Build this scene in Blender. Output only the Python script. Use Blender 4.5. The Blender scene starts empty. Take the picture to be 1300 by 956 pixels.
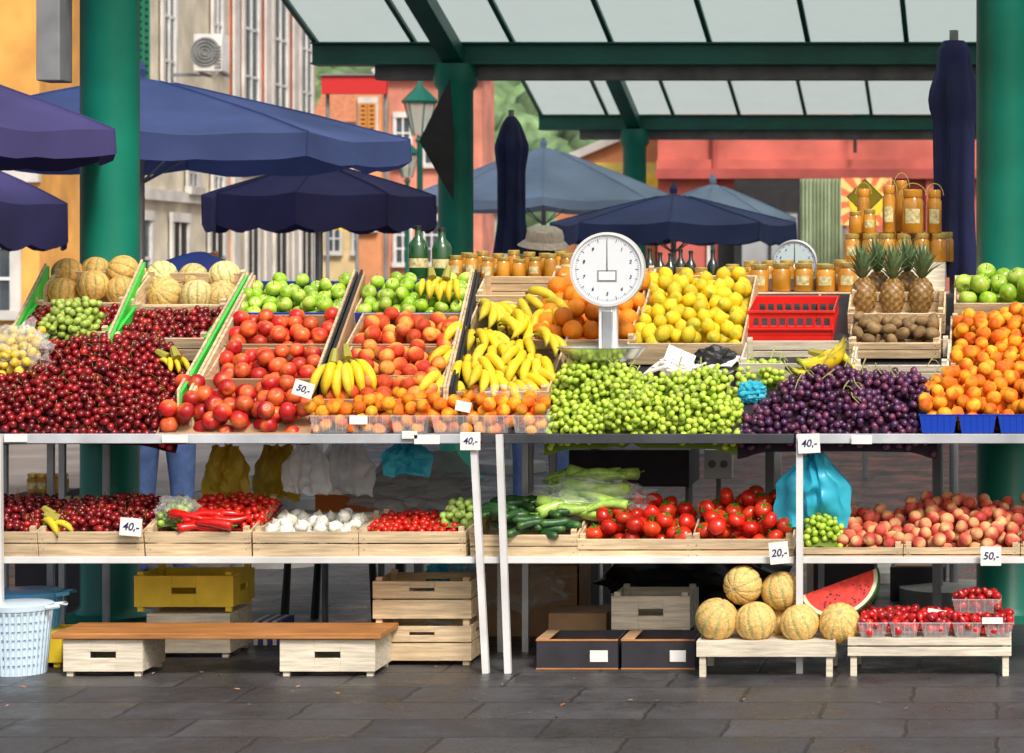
import bpy, bmesh, math, random
import numpy as np
from mathutils import Vector, Matrix, noise
random.seed(7); rng=np.random.default_rng(7)
CX,HY,PPM,D=1270,333,325,10.0
def S(Y): return 1+Y/D
def X(px,Y): return (px-CX)/PPM*S(Y)
def Z(py,Y): return 1.6-(py-HY)/PPM*S(Y)
sc=bpy.context.scene; COL=sc.collection
# ---------------------------------------------------------------- materials
def mat(name,col=(.5,.5,.5),rough=.5,metal=0,attr=False,nscale=0,namt=.2,bump=0,bscale=60,nstretch=(1,1,1),spec=.5,coat=0,sss=0,alpha=1,transl=0,tcol=None,dirt=0):
    m=bpy.data.materials.new(name); m.use_nodes=True; nt=m.node_tree; N=nt.nodes; L=nt.links
    b=N['Principled BSDF']; b.inputs['Roughness'].default_value=rough; b.inputs['Metallic'].default_value=metal
    b.inputs['Specular IOR Level'].default_value=spec; b.inputs['Coat Weight'].default_value=coat; b.inputs['Coat Roughness'].default_value=.12
    tc=N.new('ShaderNodeTexCoord'); mp=N.new('ShaderNodeMapping'); mp.inputs['Scale'].default_value=nstretch; L.new(tc.outputs['Object'],mp.inputs['Vector'])
    if attr:
        a=N.new('ShaderNodeAttribute'); a.attribute_name='Col'; out=a.outputs['Color']
    else:
        a=N.new('ShaderNodeRGB'); a.outputs[0].default_value=(*col,1); out=a.outputs[0]
    def mod(sc_,lo_,hi_,det=5,st=True):
        nonlocal out
        n=N.new('ShaderNodeTexNoise'); n.inputs['Scale'].default_value=sc_; n.inputs['Detail'].default_value=det; L.new(mp.outputs[0] if st else tc.outputs['Object'],n.inputs['Vector'])
        r=N.new('ShaderNodeMapRange'); r.inputs['From Min'].default_value=.3; r.inputs['From Max'].default_value=.7
        r.inputs['To Min'].default_value=lo_; r.inputs['To Max'].default_value=hi_; L.new(n.outputs['Fac'],r.inputs['Value'])
        v=N.new('ShaderNodeVectorMath'); v.operation='SCALE'; L.new(out,v.inputs[0]); L.new(r.outputs[0],v.inputs['Scale']); out=v.outputs[0]
    if nscale: mod(nscale,1-namt,1+namt*.6)
    if dirt: mod(1.7,1-dirt,1.08,9,False)
    L.new(out,b.inputs['Base Color'])
    if bump:
        n2=N.new('ShaderNodeTexNoise'); n2.inputs['Scale'].default_value=bscale; n2.inputs['Detail'].default_value=3; L.new(mp.outputs[0],n2.inputs['Vector'])
        bp=N.new('ShaderNodeBump'); bp.inputs['Strength'].default_value=bump; bp.inputs['Distance'].default_value=.01; L.new(n2.outputs['Fac'],bp.inputs['Height']); L.new(bp.outputs[0],b.inputs['Normal'])
    if sss:
        b.inputs['Subsurface Weight'].default_value=sss; b.inputs['Subsurface Radius'].default_value=(.012,.01,.004); b.inputs['Subsurface Scale'].default_value=1
    o=N['Material Output']; cur=b.outputs[0]
    if transl:
        t=N.new('ShaderNodeBsdfTranslucent'); t.inputs[0].default_value=(*(tcol or col),1); mx=N.new('ShaderNodeMixShader'); mx.inputs[0].default_value=transl
        L.new(cur,mx.inputs[1]); L.new(t.outputs[0],mx.inputs[2]); cur=mx.outputs[0]
    if alpha<1:
        t=N.new('ShaderNodeBsdfTransparent'); mx=N.new('ShaderNodeMixShader'); mx.inputs[0].default_value=alpha
        L.new(t.outputs[0],mx.inputs[1]); L.new(cur,mx.inputs[2]); cur=mx.outputs[0]
    L.new(cur,o.inputs['Surface']); return m
WOOD=mat('pale_wood',(.72,.55,.34),.65,nscale=6,namt=.35,nstretch=(1,6,14),bump=.3,bscale=30,dirt=.3)
WOOD2=mat('white_wood',(.78,.71,.57),.65,nscale=7,namt=.3,nstretch=(1,6,12),bump=.2,bscale=30,dirt=.3)
PLANK=mat('brown_plank',(.50,.21,.06),.45,nscale=5,namt=.4,nstretch=(1,10,10),bump=.2,dirt=.35)
CARD=mat('cardboard',(.42,.26,.14),.8,nscale=10,namt=.2)
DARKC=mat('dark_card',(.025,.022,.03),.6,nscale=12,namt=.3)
BLUEC=mat('blue_card',(.03,.06,.35),.5)
GREENE=mat('green_edge',(.05,.6,.07),.45,nscale=10,namt=.25)
TEAL=mat('teal_paint',(.004,.21,.14),.38,nscale=3,namt=.22,bump=.05,bscale=20,dirt=.35)
DTEAL=mat('dark_teal_paint',(.003,.12,.085),.45,nscale=3,namt=.2,dirt=.3)
STEEL=mat('grey_steel',(.45,.47,.5),.35,metal=.7,nscale=8,namt=.25)
BRIGHT=mat('polished_steel',(.72,.74,.76),.25,metal=.8,nscale=5,namt=.1)
WHITE=mat('white_paint',(.75,.76,.76),.45,nscale=6,namt=.15,dirt=.25)
PAPER=mat('paper',(.8,.8,.76),.8,nscale=20,namt=.08)
INK=mat('blue_ink',(.01,.015,.12),.6)
BLACK=mat('black',(.015,.015,.017),.5,nscale=8,namt=.4)
GREY=mat('grey_metal',(.22,.23,.24),.5,nscale=5,namt=.25)
CONC=mat('concrete',(.28,.27,.26),.85,nscale=6,namt=.3,bump=.3)
YEL=mat('yellow_paint',(.92,.68,.04),.5,nscale=8,namt=.2,dirt=.2)
REDP=mat('red_plastic',(.7,.02,.015),.35,nscale=10,namt=.15)
BLUEP=mat('blue_plastic',(.01,.06,.5),.3)
LBLUE=mat('light_blue_plastic',(.1,.4,.75),.35)
PBLUE=mat('pale_blue_plastic',(.56,.70,.82),.35,nscale=5,namt=.1)
CYAN=mat('cyan_bag',(.05,.55,.75),.35,transl=.3,tcol=(.05,.6,.8),bump=.5,bscale=14)
WBAG=mat('white_bag',(.7,.72,.75),.3,alpha=.6,transl=.3,bump=.5,bscale=25)
CBAG=mat('clear_bag',(.75,.78,.8),.12,alpha=.22,spec=.8,bump=.6,bscale=30)
YBAG=mat('yellow_bag',(.75,.55,.06),.4,transl=.3,tcol=(.8,.6,.06),bump=.4,bscale=20)
CLEAR=mat('clear_plastic',(.85,.88,.9),.1,alpha=.2,spec=.8)
HONEY=mat('honey',(.72,.33,.035),.12,transl=.3,tcol=(.95,.5,.05),coat=.6,nscale=9,namt=.45)
LID=mat('gold_lid',(.65,.48,.14),.35,metal=.6)
BOTTLE=mat('green_glass',(.015,.075,.02),.06,coat=.8)
DBOT=mat('dark_glass',(.012,.02,.012),.08,coat=.8)
LABEL=mat('label_paper',(.6,.52,.25),.6,nscale=60,namt=.5)
GLASS=mat('window_glass',(.07,.085,.10),.15,nscale=2,namt=.5)
LEAF=mat('leaf_green',(.06,.16,.03),.55,attr=False,nscale=25,namt=.4)
F_GLOSS=mat('fruit_glossy',attr=True,rough=.24,nscale=45,namt=.28,coat=.15)
F_SATIN=mat('fruit_satin',attr=True,rough=.38,nscale=55,namt=.32,bump=.08,bscale=120)
F_BAN=mat('fruit_banana',attr=True,rough=.5,nscale=30,namt=.16,bump=.05,bscale=80,spec=.35)
F_FUZZ=mat('fruit_fuzzy',attr=True,rough=.6,nscale=50,namt=.35,bump=.1,bscale=150,spec=.3)
F_CITRUS=mat('fruit_citrus',attr=True,rough=.45,nscale=22,namt=.22,bump=.5,bscale=230,spec=.4)
F_GRAPE=mat('fruit_grape',attr=True,rough=.32,nscale=60,namt=.2,sss=.3)
F_NET=mat('fruit_netted',attr=True,rough=.6,nscale=70,namt=.3,bump=.6,bscale=130)
# ---------------------------------------------------------------- mesh builder
class MB:
    def __init__(s,M=None): s.v=[];s.f=[];s.m=[];s.mats=[];s.M=M
    def add(s,V,F,m,M=None):
        if m not in s.mats: s.mats.append(m)
        i=s.mats.index(m); o=len(s.v)
        for p in V:
            p=Vector(p)
            if M is not None: p=M@p
            if s.M is not None: p=s.M@p
            s.v.append(tuple(p))
        for f in F: s.f.append(tuple(o+k for k in f)); s.m.append(i)
    def box(s,x0,x1,y0,y1,z0,z1,m,M=None):
        V=[(x,y,z) for z in (z0,z1) for y in (y0,y1) for x in (x0,x1)]
        s.add(V,[(0,2,3,1),(4,5,7,6),(0,1,5,4),(2,6,7,3),(0,4,6,2),(1,3,7,5)],m,M)
    def tube(s,pts,rad,n,m,M=None,flat=1):
        V=[];F=[];pts=[Vector(p) for p in pts]
        if not hasattr(rad,'__len__'): rad=[rad]*len(pts)
        for i,p in enumerate(pts):
            t=(pts[min(i+1,len(pts)-1)]-pts[max(i-1,0)]).normalized()
            a=t.cross(Vector((0,1,0)) if abs(t.y)<.9 else Vector((1,0,0))).normalized(); b=t.cross(a)
            for k in range(n):
                g=2*math.pi*k/n+math.pi/n; V.append(p+(a*math.cos(g)+b*math.sin(g)*flat)*rad[i])
        for i in range(len(pts)-1):
            for k in range(n): F.append((i*n+k,i*n+(k+1)%n,(i+1)*n+(k+1)%n,(i+1)*n+k))
        F.append(tuple(range(n))[::-1]); F.append(tuple((len(pts)-1)*n+k for k in range(n)))
        s.add(V,F,m,M)
    def lathe(s,prof,n,m,M=None,rf=None):
        V=[];F=[]
        for i,(r,z) in enumerate(prof):
            for k in range(n):
                g=2*math.pi*k/n; q=r*(rf(g,i) if rf else 1); V.append((q*math.cos(g),q*math.sin(g),z))
        for i in range(len(prof)-1):
            for k in range(n): F.append((i*n+k,i*n+(k+1)%n,(i+1)*n+(k+1)%n,(i+1)*n+k))
        F.append(tuple(range(n))[::-1]); F.append(tuple((len(prof)-1)*n+k for k in range(n)))
        s.add(V,F,m,M)
    def obj(s,name,smooth=False,bevel=0):
        me=bpy.data.meshes.new(name); me.from_pydata(s.v,[],s.f)
        for m in s.mats: me.materials.append(m)
        me.polygons.foreach_set('material_index',s.m)
        if smooth: me.polygons.foreach_set('use_smooth',[True]*len(s.f))
        me.update(); o=bpy.data.objects.new(name,me); COL.objects.link(o)
        if smooth: me.set_sharp_from_angle(angle=math.radians(40))
        if bevel:
            b=o.modifiers.new('bevel','BEVEL'); b.width=bevel; b.segments=2; b.limit_method='ANGLE'
        return o
def group(name,kids):
    kids=[k for k in kids if k]; mn=Vector((1e9,)*3); mx=Vector((-1e9,)*3)
    for k in kids:
        n=len(k.data.vertices) if k.type=='MESH' else 0
        if n:
            a=np.zeros(n*3); k.data.vertices.foreach_get('co',a); a=a.reshape(-1,3)
            for i in range(3): mn[i]=min(mn[i],a[:,i].min()); mx[i]=max(mx[i],a[:,i].max())
    loc=Vector(((mn.x+mx.x)/2,(mn.y+mx.y)/2,mn.z))
    e=bpy.data.objects.new(name,None); e.location=loc; e.empty_display_size=.1; COL.objects.link(e)
    for k in kids: k.parent=e; k.matrix_parent_inverse=Matrix.Translation(-loc)
    return e
def text(s,x,y,z,size,m=INK,tilt=0,name='writing'):
    c=bpy.data.curves.new(name,'FONT'); c.body=s; c.size=size; c.align_x='CENTER'; c.align_y='CENTER'; c.offset=size*.015; c.extrude=.0004
    o=bpy.data.objects.new(name,c); o.location=(x,y,z); o.rotation_euler=(math.pi/2,tilt,0); c.materials.append(m); COL.objects.link(o)
    c.shear=.2
    return o
# ---------------------------------------------------------------- fruit templates
def tmesh(bm):
    bmesh.ops.triangulate(bm,faces=bm.faces[:]); V=np.array([v.co[:] for v in bm.verts]); T=np.array([[v.index for v in f.verts] for f in bm.faces]); bm.free(); return V,T
def ico(s):
    bm=bmesh.new(); bmesh.ops.create_icosphere(bm,subdivisions=s,radius=1); bm.verts.ensure_lookup_table(); return tmesh(bm)
def sph(u,v):
    bm=bmesh.new(); bmesh.ops.create_uvsphere(bm,u_segments=u,v_segments=v,radius=1); bm.verts.ensure_lookup_table(); return tmesh(bm)
def tubearr(pts,rad,n,flat=1):
    b=MB(); b.tube(pts,rad,n,None,flat=flat); V=np.array(b.v); T=[]
    for f in b.f:
        for i in range(1,len(f)-1): T.append((f[0],f[i],f[i+1]))
    return V,np.array(T)
def merge(parts):
    Vs=[];Ts=[];Ws=[];o=0
    for V,T,W in parts: Vs.append(V);Ts.append(T+o);Ws.append(W);o+=len(V)
    return np.vstack(Vs),np.vstack(Ts),np.vstack(Ws)
def one(n,k,i): w=np.zeros((n,k)); w[:,i]=1; return w
def sm(x,a,b): t=np.clip((x-a)/(b-a),0,1); return t*t*(3-2*t)
def t_round(seg=16,ring=11,dim=.22,dimw=.28,crease=.05,squash=.95,stem=False,taper=0,bl=(-.1,.8)):
    V,T=sph(seg,ring); rho=np.hypot(V[:,0],V[:,1]); ph=np.arctan2(V[:,1],V[:,0])
    b=sm(V@np.array([.6,.5,.62]),*bl)
    V=V.copy(); V[:,:2]*=(1-crease*np.exp(-(ph/.25)**2))[:,None]*(1+taper*V[:,2:3])
    V[:,2]=V[:,2]*squash-dim*np.exp(-(rho/dimw)**2)*(V[:,2]>0)-(-dim*.5)*np.exp(-(rho/dimw)**2)*(V[:,2]<0)
    W=np.stack([1-b,b,0*b],1); P=[(V,T,W)]
    if stem:
        v,t=tubearr([(0,0,.6),(.03,0,.9),(.1,0,1.2)],[.045,.03,.05],4); P.append((v,t,one(len(v),3,2)))
    return merge(P)
T_NECT=t_round(seg=20,ring=13); T_APPLE=t_round(seg=20,ring=13,dim=.3,crease=0,squash=.92,stem=True,taper=.1)
T_ORANGE=t_round(seg=20,ring=13,dim=.05,dimw=.12,crease=0,squash=.97)
def t_sph(sub,sc_,wt=None):
    V,T=ico(sub); b=sm(V[:,2],-.2,1); return V*np.array(sc_),T,np.stack([1-b,b],1)
T_CHERRY=t_sph(2,(1,1,.93)); T_GRAPE=t_sph(2,(.93,.93,1.15)); T_KIWI=t_sph(3,(.85,.85,1.15)); T_POT=t_sph(3,(1,1,.85))
def t_lemon():
    V,T=sph(16,12); V=V.copy(); rho=np.hypot(V[:,0],V[:,1]); z=V[:,2]
    V[:,2]=z*1.12+np.sign(z)*.22*np.exp(-(rho/.25)**2); b=sm(abs(z),.8,1)*.8; return V,T,np.stack([1-b,b],1)
T_LEMON=t_lemon()
def t_stem():
    V,T=tubearr([(0,0,.85),(.15,0,1.6),(.6,.1,2.3),(1.3,.2,2.8)],[.07,.05,.05,.09],3); return V,T,one(len(V),1,0)
T_STEM=t_stem()
def t_tomato():
    V,T=sph(18,11); rho=np.hypot(V[:,0],V[:,1]); ph=np.arctan2(V[:,1],V[:,0]); V=V.copy()
    V[:,:2]*=(1+.03*np.cos(ph*5))[:,None]; V[:,2]=V[:,2]*.8-.16*np.exp(-(rho/.3)**2)*(V[:,2]>0)
    P=[(V,T,one(len(V),2,0))]
    for k in range(5):
        a=k*1.257; c,s_=math.cos(a),math.sin(a)
        v=np.array([(-.1*s_,.1*c,.68),(.1*s_,-.1*c,.68),(.35*c-.05*s_,.35*s_+.05*c,.86),(.6*c,.6*s_,.78)]); t=np.array([(0,1,2),(1,3,2),(0,2,3)]); P.append((v,t,one(4,2,1)))
    v,t=tubearr([(0,0,.6),(.02,.02,.85),(.1,.05,1.1)],[.07,.05,.05],4); P.append((v,t,one(len(v),2,1)))
    return merge(P)
T_TOM=t_tomato()
def t_melon():
    V,T=sph(60,26); ph=np.arctan2(V[:,1],V[:,0]); fr=np.abs(((ph/(2*np.pi)*10)%1)-.5)*2
    g=sm(fr,.72,1)*sm(1-abs(V[:,2]),0,.1); V=V*(1-.05*g)[:,None]; V[:,2]*=.95; rho=np.hypot(V[:,0],V[:,1]); top=np.exp(-(rho/.14)**2)*(V[:,2]>0)
    V[:,2]-=top*.06; return V,T,np.stack([(1-g)*(1-top),g*(1-top),top],1)
T_MELON=t_melon()
def t_onion():
    V,T=sph(16,12); rho=np.hypot(V[:,0],V[:,1]); V=V.copy(); z=V[:,2]; V[:,2]=z*.85+.5*np.exp(-(rho/.22)**2)*(z>0); b=sm(V[:,2],.8,1.2); return V,T,np.stack([1-b,b],1)
T_ONION=t_onion()
def t_banana(n=10):
    pts=[];rad=[]
    for i in range(11):
        t=i/10; a=(t-.5)*1.5; pts.append((math.sin(a)*.68*1,0,-(math.cos(a)-1)*.9*1)); rad.append([.028,.03,.07,.092,.1,.103,.103,.097,.075,.035,.022][i])
    V,T=tubearr(pts,rad,n); W=np.zeros((len(V),3))
    for i in range(11):
        w=[(0,0,1),(0,1,0),(.5,.5,0),(1,0,0),(1,0,0),(1,0,0),(1,0,0),(1,0,0),(.8,.2,0),(.3,.3,.4),(0,0,1)][i]
        for k in range(n):
            W[i*n+k]=w
            if k%2==0 and 2<i<9: W[i*n+k]=(.8,.17,.03)
        c=np.array(pts[i]); 
        for k in range(0,n,2): V[i*n+k]=c+(V[i*n+k]-c)*1.07
    return V,T,W
T_BAN=t_banana()
def t_long(r=.12,bend=.15,taper=.1,pep=False):
    pts=[];rad=[]
    for i in range(10):
        t=i/9; pts.append((t-.5,0,bend*math.sin(t*3.1)));
        rad.append(r*(min(1,.45+t*5) if not pep else 1)*((1-t)**.45 if pep else min(1,.35+(1-t)*5))+.004)
    V,T=tubearr(pts,rad,9); W=one(len(V),2,0)
    if pep:
        v,t=tubearr([(-.5,0,0),(-.56,0,.02),(-.65,0,.05)],[r*.5,.02,.02],5); return merge([(V,T,W),(v,t,one(len(v),2,1))])
    W[:18,1]=.5;W[:18,0]=.5
    return V,T,W
T_CUC=t_long(.13,.06); T_PEP=t_long(.13,.12,pep=True)
def t_straw():
    V,T=ico(3); V=V.copy(); z=V[:,2]; V[:,:2]*=(.62+.36*sm(z,-1,.6))[:,None]; V[:,2]=z*1.15; P=[(V,T,one(len(V),2,0))]
    for k in range(6):
        a=k*1.05; c,s_=math.cos(a),math.sin(a); v=np.array([(-.12*s_,.12*c,1.08),(.12*s_,-.12*c,1.08),(.7*c,.7*s_,1.1)]); P.append((v,np.array([(0,1,2)]),one(3,2,1)))
    return merge(P)
T_STR=t_straw()
# ---------------------------------------------------------------- instancing into one mesh
def rotmats(n,tilt=None):
    out=np.zeros((n,3,3))
    for i in range(n):
        if tilt is None:
            q=rng.normal(size=4); q/=np.linalg.norm(q)
            w,x,y,z=q; out[i]=[[1-2*(y*y+z*z),2*(x*y-z*w),2*(x*z+y*w)],[2*(x*y+z*w),1-2*(x*x+z*z),2*(y*z-x*w)],[2*(x*z-y*w),2*(y*z+x*w),1-2*(x*x+y*y)]]
        else:
            a=rng.uniform(0,2*math.pi); t=abs(rng.normal(0,tilt)); 
            out[i]=np.array(Matrix.Rotation(t,3,Vector((math.cos(a),math.sin(a),0)))@Matrix.Rotation(rng.uniform(0,6.28),3,'Z'))
    return out
def bake(name,tm,pos,R,s,pal,m):
    V,T,W=tm; n=len(pos); k=len(V)
    pos=np.asarray(pos,float); s=np.broadcast_to(np.asarray(s,float),(n,))
    A=np.einsum('nij,kj->nki',R,V)*s[:,None,None]+pos[:,None,:]
    C=np.einsum('kp,npc->nkc',W,pal[:,:W.shape[1]]); C=np.concatenate([np.clip(C,0,1),np.ones((n,k,1))],2)
    F=(T[None]+(np.arange(n)*k)[:,None,None]).reshape(-1,3)
    me=bpy.data.meshes.new(name); me.vertices.add(n*k); me.vertices.foreach_set('co',A.astype(np.float32).ravel())
    me.loops.add(len(F)*3); me.loops.foreach_set('vertex_index',F.astype(np.int32).ravel())
    me.polygons.add(len(F)); me.polygons.foreach_set('loop_start',np.arange(0,len(F)*3,3,dtype=np.int32)); me.polygons.foreach_set('use_smooth',np.ones(len(F),bool))
    me.update(calc_edges=True)
    ca=me.color_attributes.new('Col','FLOAT_COLOR','POINT'); ca.data.foreach_set('color',C.astype(np.float32).ravel())
    me.materials.append(m); o=bpy.data.objects.new(name,me); COL.objects.link(o); return o
def palette(n,cols,var=.18,alt=None):
    P=np.zeros((n,3,3))
    for i,c in enumerate(cols): P[:,i]=c
    for i in range(len(cols),3): P[:,i]=cols[-1]
    if alt is not None:
        t=rng.uniform(0,1,n)**1.3
        P[:,0]=P[:,0]*(1-t[:,None])+np.array(alt)*t[:,None]
    P*=(1+rng.uniform(-var,var,(n,1,1))); return P
# ---------------------------------------------------------------- frames on the display
def frame(px0,px1,pf,pb):
    (p0,Y0),(p1,Y1)=pf,pb; z0,z1=Z(p0,Y0),Z(p1,Y1); ym=(Y0+Y1)/2; x0,x1=X(px0,ym),X(px1,ym); A=math.atan2(z1-z0,Y1-Y0); c,s_=math.cos(A),math.sin(A)
    M=Matrix(((1,0,0,x0),(0,c,-s_,Y0),(0,s_,c,z0),(0,0,0,1))); return M,x1-x0,math.hypot(z1-z0,Y1-Y0)
def PY(py): k=(py-HY)/PPM; return (.6-k)/(.44+k/D)
def fr(px0,px1,pyf,pyb): return frame(px0,px1,(pyf,PY(pyf)),(pyb,PY(pyb)))
def lo(px0,px1,pyf=676,pyb=630,Yf=.03,Yb=.42): return frame(px0,px1,(pyf,Yf),(pyb,Yb))
def deposit(W,L,h,r,n,depth,vt=None,vb=None,K=14,tol=.2,fail=60,pad=.8,pack=1.86):
    P=np.zeros((n,3)); c=0; bad=0
    while c<n and bad<fail:
        U=rng.uniform(pad*r,max(W-pad*r,pad*r+1e-4),K); V=rng.uniform(pad*r,max(L-pad*r,pad*r+1e-4),K); H=h(U,V); fl=H-depth
        if c:
            q=(pack*r)**2-(U[:,None]-P[:c,0])**2-(V[:,None]-P[:c,1])**2
            fl=np.maximum(fl,np.where(q>0,P[:c,2]+np.sqrt(np.maximum(q,0)),-9).max(1))
        s_=fl-H
        if vt is not None: s_=np.where(V>np.interp(U/W,vt[0],vt[1])*L,9,s_)
        if vb is not None: s_=np.where(V<np.interp(U/W,vb[0],vb[1])*L,9,s_)
        i=int(np.argmin(s_))
        if s_[i]<=tol*r: P[c]=(U[i],V[i],fl[i]); c+=1; bad=0
        else: bad+=1
    return P[:c]
def tow(M,P): A=np.array(M); return P@A[:3,:3].T+A[:3,3]
def mass(name,f,r,tm,cols,m,n=400,dome=.0,depth=None,alt=None,tilt=None,var=.18,hoff=0,vt=None,vb=None,edge=0,lump=0,sv=.08,bed=True,ret=False,pack=1.86,gs=1.,tol=.35,lobes=None,K=14):
    M,W,L=f; depth=1.6*r if depth is None else depth; ph=rng.uniform(0,6,4)
    def h(u,v):
        a=u/W;b=v/L; y=hoff+dome*4*a*(1-a)*np.minimum(1,4*b*(1-b)+.25)
        if edge: y=y-edge*(1-sm(a,0,.14)+1-sm(1-a,0,.14)+(1-sm(b,0,.12)))
        if lump: y=y+lump*(np.sin(u*38+ph[0]+v*17)*np.cos(v*42+ph[1])+.5*np.sin(u*75+ph[2])*np.sin(v*60+ph[3]))
        if lobes:
            e=0*u
            for (cu,cv,an,ln,wd,hh) in lobes:
                du,dv=u-cu,v-cv; p=du*math.cos(an)+dv*math.sin(an); q=-du*math.sin(an)+dv*math.cos(an); taper=1-.45*np.clip(p/ln,-1,1)
                e=np.maximum(e,hh*np.sqrt(np.maximum(0,1-(p/ln)**2-(q/(wd*taper))**2)))
            y=y+e
        return y
    P=deposit(W,L,h,r,n,depth,vt,vb,pack=pack,tol=tol,K=K); k=len(P); pos=tow(M,P)
    R=rotmats(k,tilt); 
    if tilt is not None: R=np.einsum('ij,njk->nik',np.array(M)[:3,:3],R)
    o=[bake(name,tm,pos,R,r*gs*(1+rng.uniform(-sv,sv,k)),palette(k,cols,var,alt),m)]
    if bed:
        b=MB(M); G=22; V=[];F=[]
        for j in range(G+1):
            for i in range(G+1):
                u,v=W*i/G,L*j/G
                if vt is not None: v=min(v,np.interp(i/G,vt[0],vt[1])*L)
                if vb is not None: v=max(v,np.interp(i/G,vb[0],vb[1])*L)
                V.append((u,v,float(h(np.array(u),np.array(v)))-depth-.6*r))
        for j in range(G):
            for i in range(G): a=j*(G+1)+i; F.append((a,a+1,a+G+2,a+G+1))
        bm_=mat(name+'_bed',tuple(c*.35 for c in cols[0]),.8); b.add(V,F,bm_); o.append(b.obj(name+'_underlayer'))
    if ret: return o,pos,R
    return o
def crate(f,H=.09,m=WOOD,front=None,sides=None,rise=.012,t=.008,slats=2,posts=True,edge=None,pad=0):
    M,W,L=f; b=MB(M); front=front or m; sides=sides or m
    g=.006
    hh=(H+rise)/slats
    for k in range(slats):
        z0=-H+hh*k+(g if k else 0); z1=-H+hh*(k+1)
        b.box(-pad,W+pad,-t,0,z0,z1,front); b.box(-pad,W+pad,L,L+t,z0,z1,m)
        b.box(-t-pad,-pad,-t,L+t,z0,z1,sides); b.box(W+pad,W+t+pad,-t,L+t,z0,z1,sides)
    b.box(0,W,0,L,-H,-H+.005,m)
    if posts:
        for (u,v) in ((0,0),(W-.022,0),(0,L-.022),(W-.022,L-.022)): b.box(u,u+.022,v,v+.022,-H+.006,rise+.018,m)
        for (u) in (.012,W-.012): 
            for z in (-H*.7,-H*.25): b.lathe([(.003,0),(.003,.002)],6,GREY,Matrix.Translation((u,-t,z))@Matrix.Rotation(math.pi/2,4,'X'))
    if edge:
        for u in (-t-pad,W+pad): b.box(u-.003,u+t+.003,-t-.002,L+t+.002,rise,rise+.006,edge)
    return b.obj('crate_boards',bevel=.001)
def Mat(pos,rx=0,ry=0,rz=0): return Matrix.Translation(pos)@Matrix.Rotation(math.radians(rz),4,'Z')@Matrix.Rotation(math.radians(ry),4,'Y')@Matrix.Rotation(math.radians(rx),4,'X')
# ================================================================= GROUND
def ground():
    b=MB(); b.add([(-400,-12,0),(400,-12,0),(400,500,0),(-400,500,0)],[(0,1,2,3)],None)
    m=bpy.data.materials.new('stone_paving'); m.use_nodes=True; nt=m.node_tree;N=nt.nodes;L=nt.links;p=N['Principled BSDF']
    tc=N.new('ShaderNodeTexCoord'); br=N.new('ShaderNodeTexBrick'); br.inputs['Scale'].default_value=1.0
    dn=N.new('ShaderNodeTexNoise'); dn.inputs['Scale'].default_value=9; L.new(tc.outputs['Object'],dn.inputs['Vector'])
    dm=N.new('ShaderNodeVectorMath'); dm.operation='MULTIPLY_ADD'; dm.inputs[1].default_value=(.03,.03,0); L.new(dn.outputs['Color'],dm.inputs[0]); L.new(tc.outputs['Object'],dm.inputs[2])
    br.inputs['Brick Width'].default_value=.62; br.inputs['Row Height'].default_value=.34; br.inputs['Mortar Size'].default_value=.01; br.inputs['Mortar Smooth'].default_value=.7; br.inputs['Bias'].default_value=-.2
    br.inputs['Color1'].default_value=(.042,.042,.045,1); br.inputs['Color2'].default_value=(.07,.068,.07,1); br.inputs['Mortar'].default_value=(.024,.024,.024,1)
    n=N.new('ShaderNodeTexNoise'); n.inputs['Scale'].default_value=2.6; n.inputs['Detail'].default_value=10; n.inputs['Roughness'].default_value=.72
    L.new(dm.outputs[0],br.inputs['Vector']); L.new(tc.outputs['Object'],n.inputs['Vector'])
    r=N.new('ShaderNodeMapRange'); r.inputs['From Min'].default_value=.3;r.inputs['From Max'].default_value=.7;r.inputs['To Min'].default_value=.35;r.inputs['To Max'].default_value=1.5; L.new(n.outputs['Fac'],r.inputs['Value'])
    v=N.new('ShaderNodeVectorMath'); v.operation='SCALE'; L.new(br.outputs['Color'],v.inputs[0]); L.new(r.outputs[0],v.inputs['Scale']); L.new(v.outputs[0],p.inputs['Base Color'])
    r2=N.new('ShaderNodeMapRange'); r2.inputs['From Min'].default_value=.35;r2.inputs['From Max'].default_value=.65;r2.inputs['To Min'].default_value=.22;r2.inputs['To Max'].default_value=.75; L.new(n.outputs['Fac'],r2.inputs['Value']); L.new(r2.outputs[0],p.inputs['Roughness'])
    n2=N.new('ShaderNodeTexNoise'); n2.inputs['Scale'].default_value=70; n2.inputs['Detail'].default_value=6; L.new(tc.outputs['Object'],n2.inputs['Vector'])
    bp=N.new('ShaderNodeBump'); bp.inputs['Strength'].default_value=.5; bp.inputs['Distance'].default_value=.01; L.new(n2.outputs['Fac'],bp.inputs['Height'])
    bp2=N.new('ShaderNodeBump'); bp2.inputs['Strength'].default_value=.6; bp2.inputs['Distance'].default_value=.01; bp2.invert=True; L.new(br.outputs['Fac'],bp2.inputs['Height']); L.new(bp.outputs[0],bp2.inputs['Normal']); L.new(bp2.outputs[0],p.inputs['Normal'])
    b.mats=[m]; b.m=[0]; b.obj('ground')
    sq=mat('pale_stone',(.25,.24,.235),.5,nscale=1.5,namt=.3,bump=.1,dirt=.4); c=MB(); c.box(-60,-5.6,6,60,0.0,.004,sq); c.obj('town_square_pavement')
    lt=MB()
    for i in range(110):
        x,y=rng.uniform(-4.2,.4),rng.uniform(-1.1,1.2); a=rng.uniform(0,6.3); s_=rng.uniform(.004,.016); M=Mat((x,y,.004),rng.uniform(-15,15),rng.uniform(-15,15),math.degrees(a))
        lt.add([(-s_,0,0),(0,-s_*.5,.002),(s_*1.2,0,.001),(0,s_*.5,.002)],[(0,1,2,3)],[LEAF,PLANK,CARD][i%3 if i%9 else 2],M)
    lt.obj('leaf_litter')
ground()
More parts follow.
